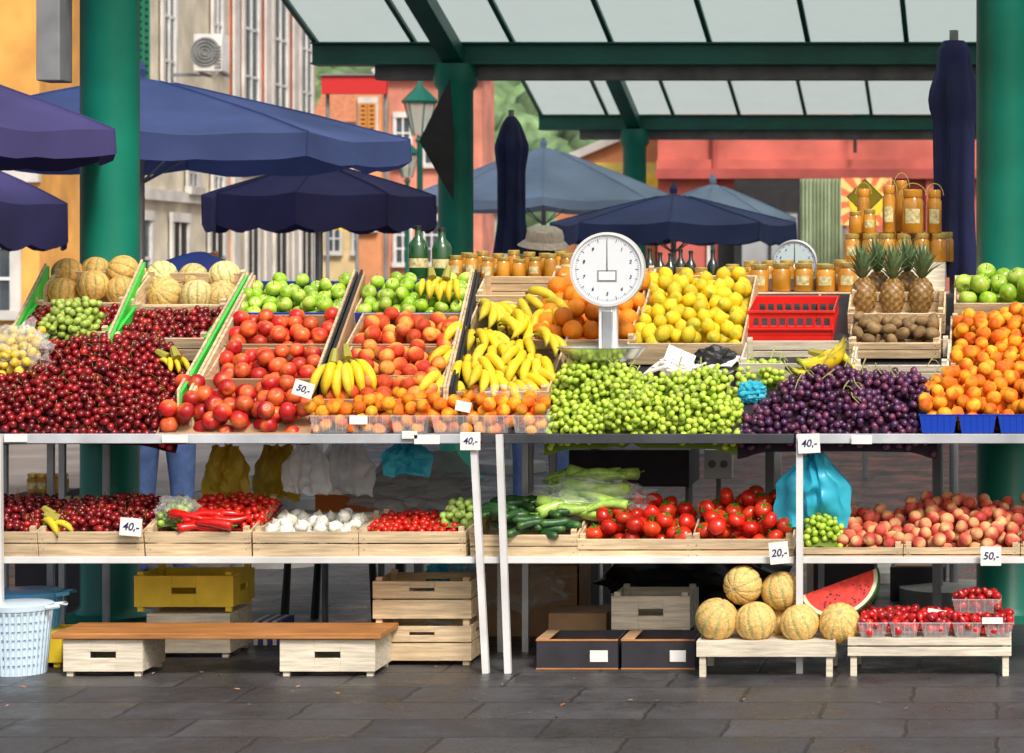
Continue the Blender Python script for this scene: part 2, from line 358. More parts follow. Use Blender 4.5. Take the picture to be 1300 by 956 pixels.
# ================================================================= MARKET CANOPY
PANEL=mat('roof_panel',(.58,.66,.62),.35,transl=.6,tcol=(.70,.80,.75),nscale=1.2,namt=.3,nstretch=(1,.3,.3),dirt=.35)
def canopy():
    k=[]
    m=.28; xl,xr=-5.02,5.0
    for (ye,yr) in ((8.8,5.15),(18.0,13.4)):
        pan=MB(); fr_=MB(); ze=3.22; zr=ze+m*(ye-yr)
        yf=1.5 if ye<10 else 8.95
        for (ya,yb) in ((ye,yr),(yf,yr)):
            za=ze; zb=zr; x=xl
            while x<xr:
                x2=min(x+.722,xr); pan.add([(x+.015,ya,za),(x2-.015,ya,za),(x2-.015,yb,zb),(x+.015,yb,zb)],[(0,1,2,3)],PANEL)
                a=Vector((x,ya,za-.012)); c=Vector((x,yb,zb-.012)); fr_.tube([a,c],.026,4,DTEAL); x=x2
            fr_.tube([(xr,ya,za-.012),(xr,yb,zb-.012)],.02,4,GREY)
            for px_ in (-4.0,0.0,4.0): fr_.tube([(px_,ya,za-.13),(px_,yb,zb-.13)],.085,4,DTEAL,flat=1.3)
        fr_.box(xl-.02,xr,ye-.06,ye+.06,3.055,3.2,DTEAL); fr_.box(xl-.02,xr,ye-.11,ye+.11,3.045,3.06,DTEAL); fr_.box(xl-.02,xr,ye-.11,ye+.11,3.195,3.21,DTEAL)
        fr_.box(xl+.4,xr,ye+.1,ye+.25,2.95,3.05,CONC)
        fr_.box(xl-.02,xr,yf-.05,yf+.05,3.06,3.2,DTEAL); fr_.box(xl,xr,yr-.05,yr+.05,zr-.2,zr-.03,DTEAL)
        k.append(pan.obj('translucent_panels')); k.append(fr_.obj('steel_frame',bevel=.004))
    c=MB()
    for x_ in (-4.0,0.02,4.0):
        for y_ in (1.5,8.8,18.0):
            M=Matrix.Translation((x_,y_,0))
            c.lathe([(.2,0),(.2,.02),(.15,.03),(.128,.06),(.128,2.86),(.16,2.9),(.16,3.05)],40,TEAL,M)
    k.append(c.obj('steel_columns',smooth=True))
    bx=MB(); bx.box(X(54,1.5),X(84,1.5),1.42,1.58,Z(104,1.5),2.9,GREY); k.append(bx.obj('junction_box',bevel=.006))
    group('market_canopy',k)
canopy()
# ================================================================= UMBRELLAS
U_BLUE=mat('blue_canvas',(.17,.23,.60),.8,nscale=2,namt=.25,transl=.18,bump=.25,bscale=7,dirt=.2)
U_DARK=mat('purple_canvas',(.055,.048,.17),.8,nscale=2,namt=.3,transl=.15,bump=.25,bscale=7,dirt=.2)
U_LIGHT=mat('pale_blue_canvas',(.40,.50,.68),.8,nscale=2,namt=.2,transl=.2,bump=.15,bscale=9,dirt=.15)
U_MID=mat('slate_blue_canvas',(.05,.07,.2),.8,nscale=2,namt=.3,transl=.15,bump=.15,bscale=9)
U_NAVY=mat('navy_canvas',(.012,.018,.08),.85,nscale=5,namt=.4,bump=.5,bscale=14)
def umbrella(px,Yc,ay,ey,half,m,rot=22.5,val=.12,n=8):
    cx=X(px,Yc); za=Z(ay,Yc); ze=Z(ey,Yc); R=half/PPM*S(Yc); b=MB(); seg=8; NA=n*seg; V=[];F=[]; RR=8
    ra=math.radians(rot)
    for j in range(RR+2):
        t=min(j,RR)/RR
        for i in range(NA):
            a=ra+2*math.pi*i/NA; q=((i%seg)/seg); lc=math.cos(math.pi/n)/math.cos((q-.5)*2*math.pi/n)
            sg=math.sin(q*math.pi); r=R*t*lc*(1-.03*sg*t)
            z=za-(za-ze)*(t**1.12)-.04*R*sg*t*(1-t*.4)+.012*noise.noise(Vector((r*math.cos(a)*3,r*math.sin(a)*3,px)))*t
            if j==RR+1: z-=val*(1+.16*abs(math.sin(i*math.pi/4))) ; r*=1.005+.012*math.sin(i*2.1)
            V.append((cx+r*math.cos(a),Yc+r*math.sin(a),z))
    for j in range(RR+1):
        for i in range(NA): F.append((j*NA+i,j*NA+(i+1)%NA,(j+1)*NA+(i+1)%NA,(j+1)*NA+i))
    b.add(V,F,m)
    can=b.obj('canvas',smooth=True)
    f=MB(); f.tube([(cx,Yc,.08),(cx,Yc,za+.03)],.024,12,STEEL); f.lathe([(.03,za+.0),(.035,za+.04),(.01,za+.09)],10,m,Matrix.Translation((cx,Yc,0)))
    for i in range(n):
        a=ra+2*math.pi*i/n; e=Vector((cx+R*.99*math.cos(a),Yc+R*.99*math.sin(a),ze-.012)); tp=Vector((cx,Yc,za-.03)); mid=tp.lerp(e,.5)
        f.tube([tp,mid,e],.009,4,STEEL); f.tube([(cx,Yc,ze-.25),mid],.008,4,STEEL)
        pts=[Vector(V[j*NA+i*seg])+Vector((0,0,.003)) for j in range(1,RR+2)]; f.tube(pts,.006,4,m)
    f.lathe([(.28,0),(.28,.07),(.05,.09)],24,CONC,Matrix.Translation((cx,Yc,0)))
    group('patio_umbrella',[can,f.obj('pole_and_ribs')])
umbrella(-190,.55,48,164,335,U_DARK,rot=0,val=.1)
umbrella(178,4.0,98,176,335,U_BLUE,rot=8,val=.12)
umbrella(405,6.8,206,248,146,U_DARK,rot=4,val=.2)
umbrella(-70,6.3,190,258,155,U_DARK,rot=0,val=.25)
umbrella(690,15.5,186,254,176,U_LIGHT,rot=10,val=.08)
umbrella(905,14,233,277,105,U_LIGHT,rot=0,val=.08)
umbrella(855,11.5,246,284,155,U_MID,rot=5,val=.14)
def closed_umb(px,Y,yt,yb,wpx,prof):
    x=X(px,Y); s_=S(Y)/PPM; b=MB(); P=[]
    ph=random.random()*6
    for i in range(25):
        t=i/24; w=np.interp(t,*zip(*prof))*wpx/2*s_; P.append((w,Z(yt+(yb-yt)*t,Y)))
    def rf(g,i): 
        k=min(1,i/6); return 1+k*(.13*math.sin(g*8+ph+i*.05)+.08*math.sin(g*5+i*.12+ph)+.05*math.sin(g*3-i*.2))
    b.lathe(P[::-1],64,U_NAVY,Matrix.Translation((x,Y,0)),lambda g,i:rf(g,24-i)); o=b.obj('folded_canvas',smooth=True)
    f=MB(); f.tube([(x,Y,.08),(x,Y,P[0][1]+.05)],.022,10,GREY); f.lathe([(.26,0),(.26,.07),(.05,.09)],24,CONC,Matrix.Translation((x,Y,0)))
    group('closed_umbrella',[o,f.obj('pole')])
closed_umb(1211,2.1,52,352,60,[(0,.45),(.03,.7),(.12,.72),(.2,.95),(.27,1.0),(.33,.8),(.7,.76),(1,.9)])
closed_umb(649,9.6,148,322,42,[(0,.25),(.05,.55),(.15,.8),(.22,.95),(.4,.75),(.75,.75),(1,1)])
b=MB(); x0,x1=X(536,8.4),X(572,8.4); b.add([(x1,8.4,Z(98,8.4)),(x1,8.5,Z(255,8.4)),(x0,8.3,Z(180,8.4)),(x1+.02,8.45,Z(180,8.4))],[(0,2,3),(2,1,3)],BLACK); b.obj('black_shade_sail')
# ================================================================= BUILDINGS
STONE=mat('white_stone_trim',(.68,.66,.62),.7,nscale=3,namt=.15,dirt=.25)
SHUT=mat('green_shutter',(.01,.2,.11),.5)
OSH=mat('orange_shutter',(.6,.25,.06),.5)
def plaster(n,c): return mat(n,c,.85,nscale=.9,namt=.25,bump=.1,bscale=8,dirt=.35)
P_OR=plaster('orange_plaster',(.85,.42,.10)); P_CR=plaster('cream_plaster',(.72,.66,.52)); P_RD=plaster('red_plaster',(.78,.24,.11)); P_CO=plaster('coral_plaster',(.58,.14,.11)); P_PK=plaster('pink_plaster',(.72,.27,.19)); P_YE=plaster('yellow_plaster',(.75,.58,.3)); P_PO=plaster('pediment_orange',(.78,.33,.15))
ROOF=mat('roof_tiles',(.45,.17,.08),.8,nscale=12,namt=.35,bump=.4,bscale=20)
def building(name,p0,p1,H,wm,wins=(),depth=8,bands=(),roof=True,extra=None,low=None,tw=.12):
    a=Vector((X(*p0),p0[1],0)); c=Vector((X(*p1),p1[1],0)); L=(c-a).length; ex=(c-a)/L; ey=Vector((-ex.y,ex.x,0))
    M=Matrix(((ex.x,ey.x,0,a.x),(ex.y,ey.y,0,a.y),(0,0,1,0),(0,0,0,1)))
    w=MB(M); w.box(0,L,0,depth,0,H,wm); k=[w.obj('walls')]
    t=MB(M)
    for z in bands: t.box(-.02,L+.02,-.09,0-.002,z,z+.16,STONE)
    if low: t.box(.02,L-.02,-.03,-.002,0,low[0],low[1])
    if extra:
        for u in extra: t.box(u,u+.35,-.07,-.031,0,H-.3,STONE)
    if roof:
        t.box(-.1,L+.1,-.35,-.002,H-.25,H,STONE)
        k2=MB(M); k2.add([(-.1,-.5,H+.0),(L+.1,-.5,H),(L+.1,depth+.4,H),(-.1,depth+.4,H),(-.1,depth/2,H+1.0),(L+.1,depth/2,H+1.0)],[(0,1,5,4),(2,3,4,5),(0,4,3),(1,2,5),(0,3,2,1)],ROOF); k.append(k2.obj('roof'))
    for (u0,u1,z0,z1,kind) in wins:
        t.box(u0-tw,u1+tw,-.09,-.035,z1,z1+.14,STONE); t.box(u0-tw*1.3,u1+tw*1.3,-.14,-.035,z0-.12,z0,STONE); t.box(u0-tw,u0,-.08,-.036,z0,z1,STONE); t.box(u1,u1+tw,-.08,-.036,z0,z1,STONE)
        if kind in('shut','oshut','oshw','shw'):
            sm_=SHUT if kind[0]=='s' else OSH; mid=(u0+u1)/2
            lv=((u0,mid-.01),(mid+.01,u1)) if kind in('shut','oshut') else ((u0-(mid-u0),u0),(u1,u1+(mid-u0)))
            for (q0,q1) in lv:
                t.box(q0,q0+.04,-.13,-.09,z0,z1,sm_); t.box(q1-.04,q1,-.13,-.09,z0,z1,sm_)
                z=z0
                while z<z1-.05: t.box(q0+.04,q1-.04,-.12,-.09,z,z+.06,sm_); z+=.1
            t.box(u0,u1,-.045,-.036,z0,z1,GLASS if kind in('oshw','shw') else BLACK)
        elif kind=='door':
            t.box(u0,u1,-.05,-.036,z0,z1,BLACK); t.box((u0+u1)/2-.02,(u0+u1)/2+.02,-.065,-.05,z0,z1,STONE)
        else:
            t.box(u0,u1,-.045,-.036,z0,z1,GLASS)
            mid=(u0+u1)/2; w_=min(.03,(u1-u0)*.05); t.box(mid-w_,mid+w_,-.07,-.045,z0,z1,WHITE)
            for q in (.33,.66): zz=z0+(z1-z0)*q; t.box(u0,mid-w_,-.065,-.045,zz-.02,zz+.02,WHITE); t.box(mid+w_,u1,-.065,-.045,zz-.02,zz+.02,WHITE)
            t.box(u0,u0+w_,-.07,-.045,z0,z1,WHITE); t.box(u1-w_,u1,-.07,-.045,z0,z1,WHITE)
    k.append(t.obj('windows_and_trim')); return group(name,k),M,L
building('orange_townhouse',(-420,22),(50,22),9.5,P_OR,[(.6,1.4,3.0,4.6,'shw'),(2.5,3.3,3.0,4.6,'shw'),(2.5,3.3,.2,2.2,'door'),(3.95,4.3,1.0,2.2,'win'),(.6,1.4,.9,2.2,'win')],bands=(2.6,),depth=1.9)
building('cream_townhouse',(120,24.2),(291,31.5),10,P_CR,[(1.6,2.2,3.9,6.3,'shut'),(3.2,3.8,3.9,5.9,'win'),(3.7,4.5,.1,2.2,'door'),(1.7,2.5,.6,2.2,'win'),(5.9,6.7,.1,2.2,'door'),(6.1,6.6,4.9,6.3,'win'),(6.1,6.7,2.75,3.4,'win'),(4.6,5.1,2.75,3.4,'win')],bands=(2.5,3.55),depth=6)
gC,MC,LC=building('red_townhouse',(292,31.6),(400,37.6),9.2,P_RD,[(.7,1.6,3.9,6.3,'win'),(2.7,3.6,3.9,6.3,'win'),(4.7,5.5,3.9,6.3,'win'),(.9,1.6,.1,2.4,'door'),(2.8,3.6,.1,2.5,'door'),(4.7,5.5,.1,2.4,'door')],bands=(3.1,3.6),extra=(.03,2.1,4.1),low=(3.1,P_CR),depth=6)
b=MB(); Y=27.5; x0,x1=X(246,Y),X(282,Y)
b.box(x0,x1,Y,Y+.35,Z(90,Y),Z(43,Y),WHITE); cx,cz=X(261,Y),Z(66,Y)
for r in (.05,.1,.15,.2): b.tube([(cx+r*math.cos(a),Y-.02,cz+r*math.sin(a)) for a in np.linspace(0,6.283,25)],.01,4,GREY)
b.lathe([(.22,0),(.22,.004)],24,GREY,Matrix.Translation((cx,Y-.001,cz))@Matrix.Rotation(math.pi/2,4,'X'))
for i in range(7): z=Z(86,Y)+i*.05; b.box(X(273,Y),X(281,Y),Y-.02,Y-.001,z,z+.02,GREY)
for q in (250,275): b.box(X(q,Y),X(q+3,Y),Y-.05,Y+.6,Z(95,Y),Z(91,Y),GREY); 
b.box(x0-1.3,x0,Y+.3,Y+.36,Z(95,Y),Z(91,Y),GREY)
b.obj('air_conditioner',bevel=.01)
building('pink_townhouse',(482,52),(612,52),6.2,P_PK,[(.4,.75,4.0,5.1,'win'),(1.1,1.45,4.0,5.1,'win'),(.4,.75,1.6,2.6,'win'),(1.1,1.45,1.6,2.6,'win'),(1.9,2.2,4.0,5.1,'win')],bands=(3.2,),depth=1.5,tw=.06,roof=False)
b=MB(); Y=51.9; xa,xb=X(482,Y),X(612,Y); b.add([(xa-.1,Y,6.2),(xb+.1,Y,6.2),((xa+xb)/2,Y,7.0),(xa-.1,Y+.9,6.2),(xb+.1,Y+.9,6.2),((xa+xb)/2,Y+.9,7.0)],[(0,1,2),(5,4,3),(0,3,4,1),(1,4,5,2),(2,5,3,0)],P_PK)
b.tube([(xa-.15,Y-.05,6.2),((xa+xb)/2,Y-.05,7.05),(xb+.15,Y-.05,6.2)],.08,4,STONE); b.box(xa-.1,xb+.1,Y-.12,Y-.02,6.05,6.2,STONE); b.obj('pink_gable_front')
building('ochre_townhouse',(404,58),(482,58),5.3,P_YE,[(.25,.6,3.7,4.7,'oshut'),(.95,1.25,3.7,4.7,'win'),(.25,.6,1.9,2.9,'win'),(.95,1.25,1.9,2.9,'win')],bands=(3.2,),depth=2,tw=.05)
building('brick_shuttered_house',(452,48),(484,48),5.4,P_PO,[(.1,.47,4.35,5.2,'oshut'),(.1,.47,2.4,3.4,'oshut')],bands=(),depth=.8,tw=.04,roof=False)
building('white_townhouse',(572,64),(622,64),3.0,P_CR,[(.3,.5,1.9,2.6,'win'),(.8,1.0,1.9,2.6,'win')],depth=3,tw=.04)
Yr=30; gE,ME,LE=building('coral_market_hall',(835,Yr),(1700,Yr),6.6,P_CO,[(.9,2.6,.1,2.3,'door')],bands=(),roof=True,depth=12)
P_CD=plaster('coral_trim',(.45,.09,.075))
b=MB(ME); b.box(.0,LE,-.12,-.003,3.05,3.2,P_CO); b.box(.0,LE,-.25,-.003,2.9,3.05,P_CD)
for u in (1.3,4.2,7.2,10.2): b.box(u,u+.35,-.16,-.004,0,2.9,P_CO)
b.tube([(.9,-.1,5),(.9,-.1,0)],.05,8,P_CD); b.tube([(3.1,-.3,3.3),(3.1,-.3,3.9),(3.4,-.3,3.9)],.03,8,BLACK); b.obj('hall_mouldings')
building('orange_pediment_house',(706,36),(832,36),3.3,P_PO,[(.5,.9,.2,2.2,'door')],depth=6,roof=False)
b=MB(); Y=35.9; xa,xb=X(706,Y),X(832,Y)
b.add([(xa-.1,Y,3.3),(xb+.1,Y,3.3),(xb+.1,Y,4.1),(xa+.5,Y,3.6),(xa-.1,Y+6,3.3),(xb+.1,Y+6,3.3),(xb+.1,Y+6,4.1),(xa+.5,Y+6,3.6)],[(0,1,2,3),(7,6,5,4),(0,3,7,4),(3,2,6,7),(1,5,6,2)],P_PO)
b.tube([(xa-.15,Y-.1,3.3),(xb+.1,Y-.1,4.15)],.1,4,STONE); b.box(xa-.1,xb,Y-.2,Y-.02,3.1,3.25,STONE); b.obj('pediment')
def quad_at(name,px0,px1,py0,py1,Y,m,th=.04,fm=None,fw=.06):
    b=MB(); x0,x1,z0,z1=X(px0,Y),X(px1,Y),Z(py1,Y),Z(py0,Y); b.box(x0,x1,Y,Y+th,z0,z1,m)
    if fm:
        b.box(x0-fw,x1+fw,Y-.02,Y+th,z1,z1+fw,fm); b.box(x0-fw,x0,Y-.02,Y+th,z0,z1,fm); b.box(x1,x1+fw,Y-.02,Y+th,z0,z1,fm)
    return b.obj(name)
k=[quad_at('pane',942,1013,238,420,29.5,mat('milky_glass',(.4,.42,.44),.2,nscale=1,namt=.3),fm=BLACK,fw=.12),quad_at('mullion',976,979,238,420,29.45,BLACK,.03),quad_at('dark_blind',942,1013,238,268,29.46,BLACK,.02)]
b=MB(); b.box(X(936,29.6),X(1019,29.6),29.56,29.9,0,Z(236,29.6),BLACK); k.append(b.obj('surround')); group('shop_window',k)
b=MB(); V=[];F=[]
for i in range(49):
    x=X(1016,28)+(X(1070,28)-X(1016,28))*i/48
    for z in (Z(420,28),Z(227,28)): V.append((x,28+.05*math.sin(i*1.5),z))
for i in range(48): F.append((2*i,2*i+2,2*i+3,2*i+1))
b.add(V,F,mat('green_curtain',(.5,.62,.42),.7,transl=.2,nscale=4,namt=.2)); b.obj('pale_green_curtain',smooth=True)
b=MB(); Y=27.; cx,cz=X(1100,Y),Z(256,Y); RED=mat('poster_red',(.75,.16,.06),.6); ORG=mat('poster_orange',(.92,.6,.2),.6); SUNY=mat('sign_yellow',(.9,.6,.02),.5)
hw,hh=X(1132,Y)-cx,Z(226,Y)-cz
b.box(cx-hw,cx+hw,Y+.01,Y+.05,cz-hh,cz+hh,ORG)
for i in range(12):
    a=i*math.pi/6; a2=a+math.pi/12
    def edge_(a): 
        c,s_=math.cos(a),math.sin(a); t=min(hw/max(abs(c),1e-6),hh/max(abs(s_),1e-6)); return (cx+c*t,Y+.005,cz+s_*t)
    b.add([(cx,Y+.005,cz),edge_(a),edge_(a2)],[(0,1,2)],RED)
b.lathe([(.25,0),(.25,.004)],24,SUNY,Matrix.Translation((cx,Y,cz))@Matrix.Rotation(math.pi/2,4,'X'))
b.tube([(cx-hw+.05,Y+.08,0),(cx-hw+.05,Y+.08,cz+hh)],.03,6,GREY); b.tube([(cx+hw-.05,Y+.08,0),(cx+hw-.05,Y+.08,cz+hh)],.03,6,GREY)
b.obj('sunburst_poster')
b=MB(); Y=9.; cx,cz=X(1098,Y),Z(250,Y); r=.125; b.add([(cx,Y,cz+r),(cx+r,Y,cz),(cx,Y,cz-r),(cx-r,Y,cz)],[(0,1,2,3)],SUNY)
b.add([(cx,Y+.004,cz+r*1.1),(cx+r*1.1,Y+.004,cz),(cx,Y+.004,cz-r*1.1),(cx-r*1.1,Y+.004,cz)],[(0,1,2,3)],GREY)
b.tube([(cx,Y+.03,0),(cx,Y+.03,cz)],.02,8,GREY); b.obj('yellow_diamond_sign')
b=MB(); b.box(X(408,20),X(490,20),20,20.1,Z(119,20),Z(95,20),mat('red_sign',(.55,.02,.02),.5)); b.box(X(406,20),X(492,20),19.97,20.12,Z(96,20),Z(94,20),GREY); b.tube([(X(486,20),20.14,0),(X(486,20),20.14,Z(96,20))],.022,8,GREY);b.tube([(X(412,20),20.14,0),(X(412,20),20.14,Z(96,20))],.022,8,GREY); b.obj('red_signboard')
def awning(p0,p1,y0,y1,Y,m):
    b=MB(); x0,x1=X(p0,Y),X(p1,Y); zt,zb=Z(y0,Y),Z(y1,Y); n=14; V=[];F=[]
    for i in range(n+1):
        x=x0+(x1-x0)*i/n; V+= [(x,Y+1.2,zt),(x,Y,zb),(x,Y-.01,zb-.22-.05*(i%2))]
    for i in range(n): F+=[(3*i,3*i+1,3*i+4,3*i+3),(3*i+1,3*i+2,3*i+5,3*i+4)]
    b.add(V,F,m); b.tube([(x0,Y+.05,0),(x0,Y+.05,zb)],.03,6,GREY); b.tube([(x1,Y+.05,0),(x1,Y+.05,zb)],.03,6,GREY); b.obj('shop_awning')
awning(398,452,258,272,30,YEL); awning(742,843,203,222,33,YEL)
def lamp(px,Y,yt,sc_=1):
    x=X(px,Y); zt=Z(yt,Y); b=MB(Matrix.Translation((x,Y,0))); k=zt/4.2
    b.lathe([(.16*k,0),(.16*k,.25*k),(.1*k,.35*k),(.06*k,.9*k),(.075*k,.95*k),(.05*k,1.05*k),(.04*k,3.3*k),(.07*k,3.34*k),(.03*k,3.4*k)],12,DTEAL)
    b.lathe([(.1*k,3.42*k),(.21*k,3.85*k)],6,mat('lamp_glass',(.5,.55,.5),.1,alpha=.6))
    b.lathe([(.24*k,3.85*k),(.26*k,3.88*k),(.12*k,4.02*k),(.05*k,4.08*k),(.03*k,4.2*k)],6,DTEAL)
    for i in range(6): a=i*math.pi/3; b.tube([(.1*k*math.cos(a),.1*k*math.sin(a),3.4*k),(.22*k*math.cos(a),.22*k*math.sin(a),3.88*k)],.012*k,4,DTEAL)
    b.obj('street_lamp',smooth=True)
lamp(533,24,99); lamp(517,36,174)
def hill():
    b=MB(); V=[];F=[]; G=50; H=mat('hill_forest_floor',(.04,.07,.03),.9,nscale=.3,namt=.4)
    def hz(x,y): 
        return max(0,1-((x+28)/60)**2)*max(0,1-((y-150)/60)**2)*14+1.0*noise.noise(Vector((x*.08,y*.08,0)))
    for j in range(G+1):
        for i in range(G+1):
            x=-95+140*i/G; y=88+125*j/G; V.append((x,y,hz(x,y)-.4))
    for j in range(G):
        for i in range(G): a=j*(G+1)+i; F.append((a,a+1,a+G+2,a+G+1))
    b.add(V,F,H); ter=b.obj('hill_terrain',smooth=True)
    n=2400; Vt,Tt=ico(2); rn=rng.normal(0,.2,(len(Vt),1)); pos=[]
    for i in range(n):
        x=rng.uniform(-70,10); y=rng.uniform(92,152); pos.append((x,y,hz(x,y)+.9))
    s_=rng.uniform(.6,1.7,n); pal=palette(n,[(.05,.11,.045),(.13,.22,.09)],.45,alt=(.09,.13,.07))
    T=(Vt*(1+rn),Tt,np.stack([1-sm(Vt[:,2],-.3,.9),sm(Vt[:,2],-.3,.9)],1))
    fm=mat('hill_foliage',attr=True,rough=.8,nscale=1.5,namt=.5,bump=1,bscale=3)
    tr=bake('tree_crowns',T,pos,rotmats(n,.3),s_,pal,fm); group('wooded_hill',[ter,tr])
hill()
# ================================================================= STALL TABLES
def table(name,px0,px1,topm,legs,shelf=WHITE):
    x0,x1=X(px0,0),X(px1,0); b=MB()
    b.box(x0,x1,0.012,1.3,.895,.925,topm); b.box(x0,x1,-.008,.012,.893,.93,topm)
    b.box(x0,x1,.0,.5,.43,.447,shelf); b.box(x0,x1,.38,.42,.447,.545,shelf)
    b.box(x0,x1,-.012,.0,.425,.45,WHITE)
    L=MB()
    for (a,c) in legs:
        for yy in (.0,.55,1.2):
            xa,xc=X(a,0),X(c,0); 
            if yy>0: xc=xa
            L.tube([(xa,yy-.03,.93 if yy==0 else .9),(xc,yy-.03,0)],.018,4,WHITE if yy==0 else STEEL)
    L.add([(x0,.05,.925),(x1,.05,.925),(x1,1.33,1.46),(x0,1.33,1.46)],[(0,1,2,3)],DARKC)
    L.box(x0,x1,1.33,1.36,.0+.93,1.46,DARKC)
    # dark strip added at the back to darken the space below the counter
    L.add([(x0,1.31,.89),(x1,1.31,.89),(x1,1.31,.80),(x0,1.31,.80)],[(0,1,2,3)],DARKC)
    group(name,[b.obj('top_and_shelf',bevel=.002),L.obj('legs_and_display_board')])
GREYTOP=mat('pale_grey_top',(.5,.53,.57),.35,nscale=8,namt=.2,dirt=.25)
table('market_table',-90,606,GREYTOP,[(-60,-60),(2,4),(603,619)])
table('market_table',612,1008,mat('dark_top',(.05,.055,.065),.35,nscale=8,namt=.3),[(636,647)])
table('market_table',1012,1420,GREYTOP,[(1016,1016),(1400,1400)])
# ================================================================= PRODUCE - top display
C_CH=[(.10,.003,.007),(.22,.008,.012)]; C_NE=[(.52,.012,.012),(.72,.13,.03),(.1,.07,.02)]; C_PE=[(.62,.07,.02),(.84,.32,.06),(.1,.07,.02)]
C_AP=[(.86,.30,.012),(.82,.15,.01),(.3,.15,.02)]; C_GA=[(.28,.50,.025),(.43,.6,.08),(.1,.07,.02)]; C_OR=[(.84,.23,.005),(.86,.27,.01),(.2,.2,.02)]
C_LE=[(.84,.56,.008),(.5,.5,.04)]; C_GG=[(.34,.52,.035),(.5,.66,.09)]; C_BG=[(.035,.01,.04),(.085,.03,.1)]; C_TO=[(.62,.016,.008),(.06,.2,.02)]
C_BA=[(.84,.56,.012),(.42,.46,.04),(.06,.04,.015)]; C_ME=[(.74,.5,.2),(.3,.36,.12),(.3,.3,.15)]
def cherries(name,f,n,**kw):
    o,pos,R=mass(name,f,.0158,T_CHERRY,C_CH,F_GLOSS,n=n,alt=(.34,.012,.012),var=.45,ret=True,K=9,tol=.25,**kw)
    idx=rng.choice(len(pos),int(len(pos)*.3),replace=False); Rm=rotmats(len(idx),.9)
    o.append(bake('cherry_stems',T_STEM,pos[idx],Rm,np.full(len(idx),.0158),palette(len(idx),[(.2,.28,.04)],.3),F_SATIN)); return o
def banana_bunch(M,n=5,L=.2,spread=.5):
    out=[]
    for i in range(n):
        t=(i-(n-1)/2); R=Matrix.Rotation(t*spread/n,4,'Z')@Matrix.Translation((.5*L,0,.004*(n-abs(t))))@Matrix.Rotation(t*.1,4,'X')
        out.append(M@Matrix.Translation((0,t*.022,-.004*abs(t)))@R)
    return out
def bananas(name,Ms,L=.2):
    n=len(Ms); pos=np.array([m.translation[:] for m in Ms]); R=np.array([np.array(m.to_3x3().normalized()) for m in Ms])
    return bake(name,T_BAN,pos,R,L*(1+rng.uniform(-.07,.07,n)),palette(n,C_BA,.16,alt=(.72,.56,.04)),F_BAN)
group('cherry_heap',cherries('cherries',frame(-45,248,(546,.02),(428,.62)),1900,dome=.055,edge=.03,vt=([0,.2,.45,.6,.8,1],[.6,.78,1.02,1.05,.9,.6]),depth=.04))
f=fr(36,150,424,388); group('cherry_crate',[crate(f,edge=GREENE)]+cherries('cherries',f,500,dome=.01))
f=fr(160,275,432,392); group('cherry_crate',[crate(f,front=WOOD,edge=GREENE,sides=GREENE)]+cherries('cherries',f,500,dome=.01))
def melons(name,pts,r,cols=C_ME):
    pos=[(X(a,y),y,Z(c,y)) for a,c,y in pts]; R=rotmats(len(pos),1.3); return bake('melons',T_MELON,pos,R,r*(1+rng.uniform(-.06,.06,len(pos))),palette(len(pos),cols,.12,alt=(.74,.46,.14)),F_NET)
f=fr(56,172,384,345); group('melon_crate',[crate(f,H=.1,rise=.0),melons('m',[(86,347,1.32),(122,344,1.36),(156,345,1.3),(80,371,1.2),(118,362,1.18),(154,369,1.2)],.07,cols=[(.88,.5,.13),(.3,.36,.1),(.3,.3,.1)])])
f=fr(178,300,386,347); group('melon_crate',[crate(f,H=.1,rise=.0),melons('m',[(206,350,1.3),(246,353,1.32),(285,350,1.3),(209,372,1.17),(250,374,1.15),(282,375,1.18)],.07,cols=[(.80,.64,.28),(.32,.38,.14),(.3,.3,.1)])])
R_=.037
def fcrate(name,px0,px1,pf,pb,tm,cols,m,r=R_,alt=None,front=CARD,sides=WOOD,n=160,dome=.014,tilt=1.0,hoff=.012,depth=None,**kw):
    f=fr(px0,px1,pf,pb); group(name,[crate(f,front=front,sides=sides,m=front,slats=1,posts=False,rise=.006)]+mass('fruit',f,r,tm,cols,m,n=n,dome=dome,alt=alt,tilt=tilt,hoff=hoff,depth=depth or 2.2*r,**kw))
fcrate('green_apple_crate',308,442,398,359,T_APPLE,C_GA,F_GLOSS,r=.032,front=BLUEC,var=.25)
fcrate('nectarine_crate',292,428,438,402,T_NECT,C_NE,F_SATIN,alt=(.66,.06,.02),r=.034,var=.28)
fcrate('nectarine_crate',274,408,482,444,T_NECT,C_NE,F_SATIN,alt=(.64,.05,.02),r=.034,var=.28)
f=frame(212,400,(541,.02),(488,.26)); group('nectarine_crate',[crate(f,H=.05,m=CARD,slats=1,posts=False,rise=-.03)]+mass('fruit',f,.035,T_NECT,C_NE,F_SATIN,n=260,dome=.025,tilt=1,depth=.085,hoff=.015,alt=(.36,.008,.01),tol=.6,var=.3))
fcrate('green_apple_crate',462,597,398,357,T_APPLE,C_GA,F_GLOSS,r=.032,front=BLUEC,var=.25)
fcrate('peach_crate',452,582,438,400,T_NECT,C_PE,F_FUZZ,alt=(.6,.06,.02),r=.034,var=.25)
fcrate('peach_crate',438,570,478,442,T_NECT,C_PE,F_FUZZ,alt=(.5,.03,.02),r=.034,var=.25)
fcrate('peach_crate',415,560,508,482,T_NECT,C_PE,F_FUZZ,alt=(.6,.08,.02),r=.034,var=.25)
